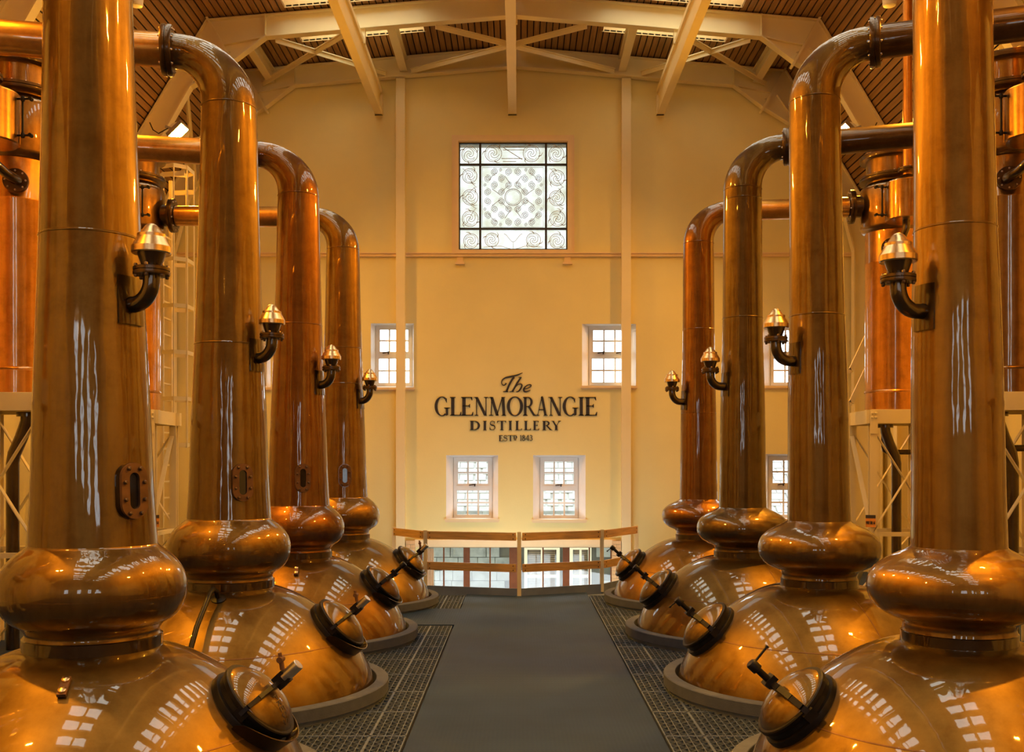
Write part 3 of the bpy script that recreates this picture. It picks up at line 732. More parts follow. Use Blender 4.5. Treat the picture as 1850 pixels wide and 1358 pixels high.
# ---- flood lamps
LTILT = 62
def lamp(x, y, z, s, label):
    t = empty('flood_lamp', (x, y, z), label, 'lamp', 'warm flood lamps')
    n = Vector((s*0.50, -0.55, -0.67)).normalized(); M = frameM((0, 0, 0), n) @ Matrix.Rotation(R(LTILT)*s, 4, 'Z')
    mb = MB().box(-.20, -.12, -.10, .20, .12, -.005); mb.tr(M); obj('lamp_housing', mb, 'lamp_grey', t, 0)
    mb = MB(); boxframe(mb, -.20, -.12, .20, .12, -.02, .02, .018); mb.v = [(a, c, -b_) for a, b_, c in mb.v]; mb.tr(M); obj('lamp_bezel', mb, 'lamp_grey', t, 0)
    mb = MB().add([(-.18, -.10, .004), (.18, -.10, .004), (.18, .10, .004), (-.18, .10, .004)], [(0, 1, 2, 3)]); mb.tr(M); obj('lamp_glass', mb, 'lamp_glow', t, 0)
    mb = MB().lathe([(.21, -.012), (.21, .0)], 28, True, True); mb.tr(frameM((-s*.02, .10, .04), (s*.3, -1, .0))); obj('mounting_plate', mb, 'steel_paint', t)
    mb = MB().bar((-s*.02, .08, .04), (-s*.28, .06, .14), .05, .05); obj('lamp_bracket', mb, 'lamp_grey', t, 0)
    mb = MB().tube([(-s*.22, .04, .10), (-s*.40, .0, -.02), (-s*.52, .02, .06), (-s*.60, .06, .22)], .012, 6); obj('lamp_cable', mb, 'cable_black', t)
for k, Y in enumerate(FRAMES[1:5]):
    for s, nm in ((1, 'left'), (-1, 'right')):
        lamp(AX-s*(6.80 if k == 0 else 6.35), Y-.32, 9.22 if k == 0 else 9.95, s, f'warm flood lamp on the {nm} roof leg, {NTH[k]} lamp from the end wall')

for px, s, nm in ((246, 1, 'left'), (1607, -1, 'right')):
    p = at(px, -2, 17.8)
    t = empty('pendant_shade', p, f'cream rounded lamp shade at the top edge of the picture, {nm} side', 'lamp', 'cream lamp shades')
    obj('shade', MB().lathe([(.0005, -.13), (.08, -.13), (.105, -.12), (.115, -.09), (.13, .12), (.10, .16), (.03, .17)], 28), 'white_paint', t)
    obj('stem', MB().lathe([(.015, .16), (.015, 1.35)], 10), 'steel_paint', t)

# ================================================================== STILLS
WASH_NECK = [(0.438, 1.905), (0.415, 2.3), (0.395, 2.9), (0.365, 3.6), (0.338, 4.3), (0.312, 5.2), (0.295, 6.0), (0.287, 6.28)]
SPIR_NECK = [(0.338, 1.86), (0.328, 2.3), (0.322, 3.0), (0.308, 3.7), (0.292, 4.2), (0.283, 5.0), (0.277, 5.9), (0.272, 6.45)]
WASH_BULB = [(0.462, 1.255), (0.455, 1.29), (0.49, 1.335), (0.55, 1.372), (0.60, 1.425), (0.632, 1.50), (0.644, 1.575), (0.640, 1.645), (0.612, 1.722), (0.566, 1.788), (0.515, 1.838), (0.472, 1.872), (0.447, 1.892), (0.438, 1.906)]
SPIR_BULB = [(0.402, 1.235), (0.398, 1.275), (0.425, 1.315), (0.51, 1.352), (0.59, 1.405), (0.638, 1.475), (0.655, 1.55), (0.648, 1.62), (0.612, 1.69), (0.55, 1.745), (0.475, 1.79), (0.405, 1.822), (0.362, 1.845), (0.338, 1.862)]
POT = [(1.56, -0.35), (1.55, 0.0), (1.525, 0.16), (1.475, 0.30), (1.40, 0.44), (1.30, 0.585), (1.18, 0.725), (1.05, 0.85), (0.91, 0.96), (0.77, 1.05), (0.64, 1.115), (0.53, 1.155), (0.475, 1.17), (0.45, 1.172)]
def smooth_prof(pr, n=4):              # Catmull-Rom refinement of a profile
    out = []
    for i in range(len(pr)-1):
        p0, p1, p2, p3 = pr[max(i-1, 0)], pr[i], pr[i+1], pr[min(i+2, len(pr)-1)]
        for k in range(n):
            t = k/n
            out.append(tuple(0.5*((2*p1[c])+(-p0[c]+p2[c])*t+(2*p0[c]-5*p1[c]+4*p2[c]-p3[c])*t*t+(-p0[c]+3*p1[c]-3*p2[c]+p3[c])*t**3) for c in (0, 1)))
    out.append(pr[-1]); return out
def prof_r(pr, z):
    for (r0, z0), (r1, z1) in zip(pr, pr[1:]):
        if min(z0, z1) <= z <= max(z0, z1): return r0+(r1-r0)*(z-z0)/(z1-z0)
    return pr[-1][0]
LID = 0.292
def still(idx, side, loc, wash, mats, label, seams, sight=None, lean=(0, 0), cond=None, zarm=6.86, handle='A', extra=None, tray=True, engrave=None):
    neckm, potm, armm = mats
    t = empty('copper_pot_still', (loc[0], loc[1], 0), label, 'pot still', 'copper pot stills')
    NK, BU = (WASH_NECK, WASH_BULB) if wash else (SPIR_NECK, SPIR_BULB)
    pot = [(r, z) for r, z in POT]
    if not wash: pot = [(r, z-.02) for r, z in pot[:-2]]+[(.44, 1.152), (.39, 1.155)]
    pot = smooth_prof(pot)
    po = obj('pot', MB().lathe(pot, 96), potm, t, 60)
    for zs in (0.62,):
        r = prof_r(pot, zs); obj('weld_seam', MB().lathe([(r-.004, zs-.007), (r+.0035, zs), (r-.004, zs+.007)], 96), 'seam_dark', po)
    if not wash:
        for az in (R(-105) if side > 0 else R(-75), R(-150) if side > 0 else R(-30)):
            pts = [(prof_r(pot, z)*math.cos(az), prof_r(pot, z)*math.sin(az), z) for z in (.62, .7, .8, .9, 1.0, 1.08)]
            obj('weld_seam', MB().tube(pts, .005, 6), 'seam_dark', po)
    cr = .47 if wash else .408; zc0 = 1.165 if wash else 1.145
    obj('collar', MB().lathe([(cr-.01, zc0-.012), (cr+.004, zc0-.006), (cr+.004, zc0+.085), (cr-.012, zc0+.094)], 64), 'fitting_copper', t)
    bu = obj('boil_bulb', MB().lathe(smooth_prof(BU), 96), neckm, t, 60)
    rb = prof_r(BU, 1.56); obj('weld_seam', MB().lathe([(rb-.004, 1.553), (rb+.0015, 1.56), (rb-.004, 1.567)], 96), 'seam_dark', bu)
    # neck with a slight lean
    z0, z1 = NK[0][1], NK[-1][1]
    off = lambda z: (lean[0]*(z-z0)/(z1-z0), lean[1]*(z-z0)/(z1-z0))
    nk = obj('neck', MB().lathe(smooth_prof(NK), 80, off=off), neckm, t, 60)
    for zs in seams:
        r = prof_r(NK, zs)+.0005; ox, oy = off(zs)
        obj('weld_seam', MB().lathe([(r-.004, zs-.012), (r+.003, zs-.004), (r+.003, zs+.004), (r-.004, zs+.012)], 64, c=(ox, oy, 0)), neckm, nk)
    # swan neck bend towards the condenser
    rb_ = zarm-z1; cx, cy_ = lean
    tgt = Vector((cond[0]-loc[0], cond[1]-loc[1], zarm)); d = Vector((tgt.x-cx, tgt.y-cy_, 0)).normalized()
    pts, rr = [], []; r0, r1 = NK[-1][0], .178
    for i in range(25):
        a = math.pi/2*i/24; pts.append(Vector((cx, cy_, z1))+d*(rb_*(1-math.cos(a)))+Vector((0, 0, rb_*math.sin(a)))); f = i/24; rr.append(r0+(r1-r0)*(f*f*(3-2*f)))
    end = pts[-1]+d*.06; pts.append(end); rr.append(r1)
    obj('swan_neck', MB().tube(pts, rr, 48, False), neckm, t, 60)
    obj('weld_seam', MB().lathe([(r0-.004, z1-.012), (r0+.005, z1-.004), (r0+.005, z1+.004), (r0-.004, z1+.012)], 64, c=(cx, cy_, 0)), neckm, t)
    stop = tgt-d*(.56+.20)
    obj('lyne_arm', MB().tube([end, stop], [r1, r1*.97], 48, False), armm, t, 60)
    M = frameM(end, d)
    fo = obj('arm_flange', MB().lathe([(r1, -.055), (.255, -.055), (.262, -.045), (.262, -.008), (.25, -.004), (.25, .004), (.262, .008), (.262, .045), (.255, .055), (r1, .055)], 48).tr(M), 'flange_copper', t)
    for i in range(10):
        a = 2*math.pi*(i+.5)/10
        for sg in (1, -1):
            if sg < 0 and i % 2: pass
            link('bolt', BOLTB, fo, M @ Matrix.Translation((.222*math.cos(a), .222*math.sin(a), .055*sg)) @ (Matrix.Identity(4) if sg > 0 else Matrix.Rotation(math.pi, 4, 'X')))
    # vacuum relief valve on the aisle side
    az = R(-22) if side > 0 else R(180+22)
    zv = 3.63; rn = prof_r(NK, zv); ox, oy = off(zv); er = Vector((math.cos(az), math.sin(az), 0)); c0 = Vector((ox, oy, 0))
    pm = MB(); n = 10
    for i in range(n+1):
        a = az+(i/n-.5)*.62
        for (dr_, zz) in ((.012, zv-.17), (.012, zv+.17), (-.01, zv-.17), (-.01, zv+.17)): pm.v.append((ox+(rn+dr_+(.012 if wash else .006)*(-1 if zz > zv else 1))*math.cos(a), oy+(rn+dr_+(.012 if wash else .006)*(-1 if zz > zv else 1))*math.sin(a), zz))
    for i in range(n):
        a = 4*i; pm.f += [(a, a+4, a+5, a+1), (a+1, a+5, a+7, a+3), (a, a+2, a+6, a+4)]
    pm.f += [(0, 1, 3, 2), (4*n, 4*n+2, 4*n+3, 4*n+1)]
    obj('valve_plate', pm, 'fitting_copper', t)
    reach = .545-rn; p0 = c0+er*(rn-.02)+Vector((0, 0, zv-.03)); cen = c0+er*(.545-.16)+Vector((0, 0, zv-.03+.16)); pts = [p0]
    for i in range(13):
        a = math.pi/2*i/12; pts.append(cen+er*(.16*math.sin(a))-Vector((0, 0, .16*math.cos(a))))
    top = c0+er*.545; top.z = zv+.165; pts.append(top)
    obj('valve_elbow', MB().tube(pts, .058, 24, False), 'fitting_copper', t, 60)
    vf = obj('valve_flange', MB().lathe([(.05, 0), (.122, 0), (.124, .004), (.124, .022), (.116, .025), (.116, .029), (.124, .032), (.124, .052), (.118, .056), (.06, .056)], 36, c=tuple(top)), 'flange_copper', t)
    for i in range(6):
        a = 2*math.pi*(i+.5)/6; link('bolt', BOLT, vf, Matrix.Translation((top.x+.105*math.cos(a), top.y+.105*math.sin(a), top.z+.056)))
        link('bolt', BOLT, vf, Matrix.Translation((top.x+.105*math.cos(a), top.y+.105*math.sin(a), top.z)) @ Matrix.Rotation(math.pi, 4, 'X'))
    obj('valve_cup', MB().lathe([(.066, .056), (.070, .07), (.098, .155), (.100, .16)], 36, c=tuple(top)), 'fitting_copper', t)
    obj('valve_cap', MB().lathe([(.095, .150), (.128, .148), (.135, .156), (.135, .196), (.132, .202), (.098, .262), (.097, .264), (.097, .284), (.094, .288), (.080, .289), (.064, .312), (.046, .340), (.028, .355), (.010, .362), (.0005, .363)], 40, c=tuple(top)), 'brass', t, 25)
    # manway on the pot shoulder
    ph = R(5 if side > 0 else 4); zm = 0.745 if side > 0 else .67; rm = prof_r(pot, zm); th = R(43)
    n_ = Vector((side*math.cos(ph)*math.cos(th), -math.sin(ph)*math.cos(th), math.sin(th)))
    P0 = Vector((side*rm*math.cos(ph), -rm*math.sin(ph), zm)); M = frameM(P0, n_)
    mk = MB().lathe([(.33, -.08), (.335, .0), (.33, .015), (.305, .02), (.303, .06), (.315, .065), (.32, .075), (.32, .10), (.312, .108), (LID-.01, .11)], 56).tr(M)
    mo = obj('manway_ring', mk, 'black_iron', t)
    dome = [(LID, .105), (LID-.004, .115), (.262, .143), (.215, .175), (.16, .198), (.10, .212), (.045, .218), (.0005, .219)]
    lo = obj('manway_lid', MB().lathe(smooth_prof(dome, 3), 56).tr(M), potm, t, 60)
    us = -1 if side > 0 else 1        # local x of M points along the pot; pick the camera side
    ux = 1 if (M.to_3x3() @ Vector((1, 0, 0))).y < 0 else -1
    sb = MB()
    for sg in (1, -1):
        q = [(.335, .06), (.32, .13), (.25, .20), (.13, .262), (.0, .285)]
        for (a, b_) in zip(q, q[1:]): sb.bar((ux*sg*a[0], 0, a[1]), (ux*sg*b_[0], 0, b_[1]), .028 if handle == 'A' else .05, .03 if handle == 'A' else .045, (0, 1, 0))
    obj('clamp_bar', sb.tr(M), 'black_iron', lo, 0)
    hg = MB().box(ux*.29-.03, -.045, .02, ux*.29+.07, .045, .09)
    obj('clamp_lug', hg.tr(M), 'black_iron', mo, 0)
    if handle == 'A':
        obj('clamp_block', MB().box(-.035, -.05, .26, .035, .05, .36).tr(M), 'black_iron', lo, 0)
        obj('screw_cap', MB().lathe([(.040, .33), (.042, .335), (.042, .47), (.038, .475), (.0005, .475)], 28).tr(M), 'steel', lo, 30)
        mb = MB().tube([(0, .05, .36), (0, .11, .40)], .018, 10).tube([(-.035, .11, .40), (.035, .11, .40)], .022, 10).tube([(0, .11, .40), (0, .15, .425)], .014, 10)
        obj('air_cock', mb.tr(M), 'bronze_plate', lo)
    else:
        obj('clamp_screw', MB().tube([(0, 0, .25), (0, 0, .44)], .026, 14).box(-.05, -.05, .285, .05, .05, .335).tr(M), 'black_iron', lo, 0)
        obj('clamp_knob', MB().lathe([(.03, .43), (.042, .435), (.042, .50), (.034, .51), (.0005, .51)], 14).tr(M), 'black_iron', lo)
        if handle == 'B': mb = MB().tube([(0, -.02, .485), (-ux*.02, .17, .49)], .010, 8).tube([(-ux*.02, .165, .49), (-ux*.021, .18, .49)], .016, 8)
        else: mb = MB().tube([(0, .02, .485), (-ux*.02, -.11, .50)], .008, 8).tube([(-ux*.02, -.10, .50), (-ux*.02, -.12, .50)], .013, 8)
        obj('tommy_bar', mb.tr(M), 'black_iron', lo)
    if engrave:
        dp = smooth_prof(dome, 3); mb = MB(); W_, H_ = .21, .055; n = len(engrave); cw = W_/n
        for i, ch in enumerate(engrave):
            for st in SIGN_FONT[ch]:
                pts = []
                for (a, b_), (c, e) in zip(st, st[1:]):
                    for q in range(4): pts.append((a+(c-a)*q/4, b_+(e-b_)*q/4))
                pts.append(st[-1]); P3 = []
                for px_, pz_ in pts:
                    along, up_ = .05+cw*(i+.12+.72*px_), -.09+H_*pz_
                    x_, y_ = up_, -along; rr_ = math.hypot(x_, y_)
                    zz = next(z0_+(z1_-z0_)*(r0_-rr_)/(r0_-r1_) for (r0_, z0_), (r1_, z1_) in zip(dp, dp[1:]) if r1_ <= rr_ <= r0_)
                    P3.append((x_, y_, zz+.001))
                mb.tube(P3, .0032, 5)
        obj('engraving', mb.tr(M), 'line_dark', lo)
    if tray:
        tm = MB(); n = 22
        for i in range(n+1):
            a = R(-90)+(i/n-.5)*R(170); e = 1-.0*i
            hh = .10*math.sin(math.pi*i/n)**.4 if 0 < i < n else 0.0
            for (r_, zz) in ((.345, -.10), (.375, hh), (.365, hh), (.335, -.10)): tm.v.append((r_*math.cos(a), r_*math.sin(a), zz))
        for i in range(n):
            a = 4*i; tm.f += [(a, a+4, a+5, a+1), (a+1, a+5, a+6, a+2), (a+2, a+6, a+7, a+3)]
        obj('drip_tray', tm.tr(M), 'fitting_copper', t, 60)
    # sight glass
    if sight is not None:
        az = R(-90+sight); zg = 2.29; rn = prof_r(NK, zg)
        M = frameM((rn*math.cos(az), rn*math.sin(az), zg), (math.cos(az), math.sin(az), .04))
        def stad(w_, h_, n=14):
            o = []
            for i in range(n+1):
                a = math.pi*i/n; o.append((w_*math.cos(a), (h_-w_)+w_*math.sin(a)))
            for i in range(n+1):
                a = math.pi+math.pi*i/n; o.append((w_*math.cos(a), -(h_-w_)+w_*math.sin(a)))
            return o
        O, I = stad(.105, .195), stad(.040, .127); k = len(O)
        def plate(z0, z1):
            mb = MB(); mb.v = [(x, y, z0) for x, y in O]+[(x, y, z1) for x, y in O]+[(x, y, z1) for x, y in I]+[(x, y, z0) for x, y in I]
            for i in range(k):
                j = (i+1) % k
                mb.f += [(i, j, k+j, k+i), (k+i, k+j, 2*k+j, 2*k+i), (2*k+i, 2*k+j, 3*k+j, 3*k+i)]
            return mb
        so = obj('sight_glass_plate', plate(.025, .055).tr(M), 'bronze_plate', t, 30)
        bk = plate(-.05, .03); bk.v = [(x*1.03, y*1.02, z) for x, y, z in bk.v]; obj('backing_plate', bk.tr(M), 'fitting_copper', so, 30)
        G = MB(); G.v = [(x*1.1, y*1.05, .033) for x, y in I]; G.f = [tuple(range(k))]
        obj('sight_pane', G.tr(M), 'dark_glass', so, 0)
        for (x, y) in ((.045, .155), (.076, .06), (.076, -.06), (.045, -.155)):
            for sg in (1, -1): link('bolt', BOLT, so, M @ Matrix.Translation((x*sg, y, .055)))
    if extra == 'bracket':
        az = R(-80); r_ = .80; z = 1.045; M = frameM((r_*math.cos(az), r_*math.sin(az), z), (math.cos(az)*.5, math.sin(az)*.5, .86))
        bo = obj('bracket_plate', MB().box(-.028, -.085, -.005, .028, .085, .018).tr(M), 'bronze_plate', t, 0)
        for q in (-.05, .05): link('rivet', RIVET, bo, M @ Matrix.Translation((0, q, .018)))
    if extra == 'pipe':
        mb = MB().lathe([(.075, -.03), (.075, .02), (.04, .03)], 20, False, True).tr(frameM((.07, -.63, 1.115), (.05, -.5, .85)))
        obj('pipe_flange', mb, 'black_iron', t)
        mb = MB().tube([(.07, -.63, 1.11), (.06, -.66, 1.20), (.05, -.74, 1.235), (.04, -.82, 1.20), (.03, -1.20, .93), (.025, -1.50, .62), (.02, -1.60, .30), (.02, -1.62, .0)], .026, 12)
        obj('drain_pipe', mb, 'black_iron', t)
    return t

m, nt, b = newmat('dark_glass'); b.inputs['Base Color'].default_value = (.012, .010, .009, 1); b.inputs['Roughness'].default_value = 0.06
b.inputs['Specular IOR Level'].default_value = 0.6
ORD = ['nearest', 'second', 'third', 'farthest']
CL = [(-6.79, 6.5), (-6.79, 10.2), (-6.79, 13.9), (-6.79, 18.0)]
CR_ = [(6.56, 6.4), (6.56, 10.1), (6.56, 13.8), (6.56, 18.0)]
LM = [('copper_bronze', 'pot_copper', 'arm_copper'), ('copper_bronze', 'pot_copper', 'arm_copper'), ('copper_red', 'pot_copper_red', 'arm_copper'), ('copper_gold', 'pot_copper', 'arm_copper')]
RM = [('copper_gold', 'pot_copper', 'arm_copper'), ('copper_bronze', 'pot_copper', 'arm_copper_dark'), ('copper_dark', 'pot_copper_brown', 'arm_copper_dark'), ('copper_red', 'pot_copper_red', 'arm_copper')]
for i in range(4):
    still(i, 1, STILLS_L[i], True, LM[i], f'{ORD[i]} copper wash still of the left row, broad tapering neck with a sight glass',
          [(4.09,), (3.75,), (4.45,), (3.9, 4.53)][i], (57, 33, 20, 14)[i], [(-.04, 0), (0, 0), (0, 0), (0, 0)][i], CL[i], 6.85, 'AACA'[i], ['bracket', 'pipe', 'bracket', None][i], True, 'PRESS' if i == 0 else None)
for i in range(4):
    still(i+4, -1, STILLS_R[i], False, RM[i], f'{ORD[i]} copper spirit still of the right row, slimmer plain neck without sight glass',
          [(4.22,), (4.1,), (4.59, 6.3), (3.4, 4.9)][i], None, [(-.055, 0), (-.05, 0), (0, 0), (0, 0)][i], CR_[i], 7.02, 'BCCC'[i], None, False)
# curb rings
for lst, nm in ((STILLS_L, 'left'), (STILLS_R, 'right')):
    for i, (x, y) in enumerate(lst):
        t = empty('curb_ring', (x, y, 0), f'grey concrete curb ring around the {ORD[i]} still of the {nm} row', 'curb', 'curb rings')
        obj('ring_cap', MB().lathe([(1.56, .05), (1.56, .165), (1.565, .17), (1.68, .17), (1.69, .16), (1.69, .045), (1.56, .045)], 96), 'concrete', t, 30)
        obj('ring_base', MB().lathe([(1.60, -.055), (1.655, -.055), (1.655, .046)], 96), 'kick_grey', t, 30)
        obj('gap_shade', MB().lathe([(1.50, .0), (1.60, .0)], 96), 'dark_gap', t)  # dark annulus stands in for the shade in the gap around the pot

# ================================================================== CONDENSERS, FRAMES, TANKS
def sign_text(mb, txt, w_, h_, y):
    n = len(txt); cw = w_/n
    for i, ch in enumerate(txt):
        for st in SIGN_FONT[ch]: ribbon(mb, [(-w_/2+cw*(i+.12+.72*px), -h_/2+h_*pz) for px, pz in st], h_*.16, y, .002)
def condenser(side, loc, zarm, dirn, label, tlabel, flabel, sign, tank=True, shell_mat='condenser_copper'):
    s = side                                  # +1: left row (aisle to +x)
    t = empty('condenser', (loc[0], loc[1], 3.42), label, 'condenser', 'copper condensers')
    Z = 3.42
    obj('shell', MB().lathe([(.475, 0), (.475, .30), (.482, .305), (.492, .325), (.482, .345), (.475, .35), (.475, 2.55), (.478, 2.56), (.478, 2.58), (.475, 2.59), (.475, 3.12)], 56, True), shell_mat, t, 50)
    za = zarm-Z
    obj('head_vessel', MB().lathe([(.475, 3.10), (.52, 3.12), (.555, 3.17), (.56, 3.20), (.56, 3.82), (.55, 3.87), (.51, 3.915), (.46, 3.94), (.455, 3.96)], 56), 'condenser_copper_dark', t, 50)
    fl = obj('head_flange', MB().lathe([(.45, 4.0), (.56, 4.0), (.565, 4.01), (.565, 4.04), (.55, 4.045), (.565, 4.05), (.565, 4.085), (.45, 4.09)], 56), 'flange_copper', t)
    obj('head_cylinder', MB().lathe([(.455, 3.95), (.455, 4.44)], 56), 'condenser_copper_dark', t)
    f2 = obj('top_flange', MB().lathe([(.45, 4.38), (.56, 4.38), (.565, 4.42), (.56, 4.45), (.3, 4.47), (.0005, 4.47)], 56), 'flange_copper', t)
    for fo, zz in ((fl, 4.088), (f2, 4.45)):
        for i in range(20):
            a = 2*math.pi*i/20; link('bolt', BOLTB, fo, Matrix.Translation((.525*math.cos(a), .525*math.sin(a), zz)))
    obj('air_valve', MB().lathe([(.03, 4.46), (.03, 4.56), (.05, 4.57), (.05, 4.62), (.02, 4.64)], 16, False, True, c=(.12, -.1, 0)), 'bolt_bright', t)
    d = Vector(dirn).normalized(); M = frameM(Vector((0, 0, za)), d)
    io = obj('inlet_flange', MB().lathe([(.19, .50), (.19, .66), (.29, .665), (.295, .68), (.295, .70), (.285, .705), (.295, .71), (.295, .745), (.18, .75)], 40).tr(M), 'flange_copper', t)
    for i in range(10):
        a = 2*math.pi*(i+.5)/10; link('bolt', BOLTB, io, M @ Matrix.Translation((.25*math.cos(a), .25*math.sin(a), .745)))
    # supporting frame
    f = empty('condenser_stand', (loc[0], loc[1], 0), flabel, 'stand', 'condenser stands')
    W_ = .55
    for sx in (-1, 1):
        for sy in (-1, 1): 
            mb = MB().box(sx*W_-.06, sy*W_-.06, 0, sx*W_+.06, sy*W_-.045, 3.18).box(sx*W_-.06, sy*W_+.045, 0, sx*W_+.06, sy*W_+.06, 3.18).box(sx*W_-.01, sy*W_-.05, 0, sx*W_+.01, sy*W_+.05, 3.18)
            obj('leg', mb, 'steel_paint', f, 0)
            pp = obj('joint_plate', MB().box(sx*W_-.062, sy*W_-.075, 3.0, sx*W_+.062, sy*W_-.061, 3.40), 'steel_paint', f, 0)
            for q in range(4): link('bolt', CBOLT, pp, frameM((sx*W_-.03+.06*(q % 2), sy*W_-.075, 3.28+.07*(q//2)), (0, -1, 0)))
    for sy in (-1, 1):
        obj('top_beam', MB().box(-W_-.12, sy*W_-.05, 3.18, W_+.12, sy*W_+.05, 3.41), 'steel_paint', f, 0)
        obj('rail', MB().box(-W_, sy*W_-.03, 1.26, W_, sy*W_+.03, 1.33), 'steel_paint', f, 0)
        obj('diagonal', MB().bar((-W_, sy*W_-.02, 1.35), (W_, sy*W_-.02, 3.1), .012, .08, (0, 1, 0)).tr(Matrix.Identity(4)), 'steel_paint', f, 0)
        obj('diagonal', MB().bar((W_, sy*W_+.02, 1.35), (-W_, sy*W_+.02, 3.1), .012, .08, (0, 1, 0)), 'steel_paint', f, 0)
        obj('diagonal', MB().bar((-W_, sy*W_, .05), (W_, sy*W_, 1.25), .012, .08, (0, 1, 0)), 'steel_paint', f, 0)
    for sx in (-1, 1):
        obj('side_beam', MB().box(sx*W_-.05, -W_+.05, 3.18, sx*W_+.05, W_-.05, 3.41), 'steel_paint', f, 0)
        obj('rail', MB().box(sx*W_-.03, -W_, 1.26, sx*W_+.03, W_, 1.33), 'steel_paint', f, 0)
        obj('diagonal', MB().bar((sx*W_-.02, -W_, 1.35), (sx*W_-.02, W_, 3.1), .08, .012, (0, 1, 0)), 'steel_paint', f, 0)
        obj('diagonal', MB().bar((sx*W_, W_, .05), (sx*W_, -W_, 1.25), .08, .012, (0, 1, 0)), 'steel_paint', f, 0)
    obj('deck_plate', MB().box(-W_, -W_, 3.40, W_, W_, 3.42), 'steel_paint', f, 0)
    mb = MB().lathe([(.14, 3.12), (.14, 3.18)], 20, True, True, c=(s*.18, -.1, 0)); mb.tube([(s*.18, -.1, 3.15), (s*.17, -.1, 3.05), (s*.10, -.1, 2.85), (s*.0, -.1, 2.62), (-s*.02, -.1, 2.5), (-s*.02, -.1, -.02)], .085, 18)
    tag(obj('outlet_pipe', mb, 'fitting_copper'), label.replace('copper condenser', 'dark outlet pipe dropping under the copper condenser'), 'pipe', 'condenser outlet pipes').location = (loc[0], loc[1], 0)
    if s < 0: obj('side_pipe', MB().tube([(-.13, .1, 3.16), (-.13, .1, 2.80), (-.115, .1, 2.73), (-.06, .1, 2.70), (.60, .1, 2.70)], .045, 14), 'fitting_copper', f)
    if sign:
        g = empty('still_sign', (loc[0]+s*.60, loc[1]-.60, 1.42), f'small orange plate reading {sign} on the condenser stand', 'sign', rz=s*R(25))
        obj('sign_plate', MB().box(-.08, -.02, 0, .08, -.01, .15), 'sign_orange', g, 0); obj('sign_top', MB().box(-.08, -.022, .15, .08, -.008, .205), 'line_dark', g, 0)
        mb = MB(); sign_text(mb, sign, .145, .05, -.021); mb.v = [(x, y, z+.075) for x, y, z in mb.v]; obj('sign_text', mb, 'line_dark', g, 0)
    if tank:
        q = empty('expansion_tank', (loc[0]+s*.12, loc[1]-.98, 6.52), tlabel, 'tank', 'small copper tanks')
        obj('tank_shell', MB().lathe([(.0005, .02), (.33, .0), (.355, .015), (.355, .62), (.345, .635), (.20, .70), (.085, .76)], 48), 'tank_copper', q, 30)
        obj('tank_pipe', MB().lathe([(.075, .74), (.075, 3.75)], 24), 'condenser_copper', q)
        pf = obj('pipe_flange', MB().lathe([(.075, .80), (.15, .80), (.155, .81), (.155, .835), (.145, .84), (.155, .845), (.155, .875), (.075, .88)], 32), 'flange_copper', q)
        for i in range(8):
            a = 2*math.pi*i/8; link('bolt', BOLTB, pf, Matrix.Translation((.125*math.cos(a), .125*math.sin(a), .875)))
        e = Vector((s*.10, .98-.475, -.34)); mb = MB().tube([(s*.02, .0, .02), (s*.02, .0, -.12), (s*.05, .05, -.24), (s*.12, .18, -.33), (s*.18, .34, -.36), e], .06, 20, False); obj('tank_elbow', mb, 'fitting_copper', q, 60)
        M = frameM(e+Vector((0, -.03, 0)), (s*.25, -1, 0)); ef = obj('elbow_flange', MB().lathe([(.06, .04), (.155, .04), (.16, .02), (.16, -.02)], 28, False, True).tr(M), 'flange_copper', q)
        for i in range(8):
            a = 2*math.pi*i/8; link('bolt', BOLTB, ef, M @ Matrix.Translation((.125*math.cos(a), .125*math.sin(a), .04)))
        gx = s*.42
        mb = MB().tube([(gx, 0, .10), (gx, 0, .56)], .014, 8).tube([(s*.33, 0, .10), (gx+s*.10, 0, .10)], .014, 8).tube([(s*.33, 0, .56), (gx+s*.10, 0, .56)], .014, 8)
        for zz in (.10, .56): mb.lathe([(.02, -.03), (.03, 0), (.02, .03)], 10, True, True, c=(gx, 0, zz)); mb.tube([(gx+s*.10, -.03, zz), (gx+s*.10, .03, zz)], .025, 8)
        obj('level_gauge', mb, 'black_iron', q)
for i in range(4):
    a, b_ = Vector((*STILLS_L[i], 0)), Vector((*CL[i], 0))
    condenser(1, CL[i], 6.85, (a-b_), f'copper condenser serving the {ORD[i]} still of the left row', f'small cone-topped copper tank before the condenser of the {ORD[i]} left still',
              f'cream steel stand under the condenser of the {ORD[i]} left still', 'WASH STILL No1' if i == 3 else None)
    a, b_ = Vector((*STILLS_R[i], 0)), Vector((*CR_[i], 0))
    condenser(-1, CR_[i], 7.02, (a-b_), f'copper condenser serving the {ORD[i]} still of the right row', f'small cone-topped copper tank before the condenser of the {ORD[i]} right still',
              f'cream steel stand under the condenser of the {ORD[i]} right still', 'SPIRIT STILL No1' if i == 3 else None, True, 'condenser_copper' if i == 3 else 'condenser_copper_dark')

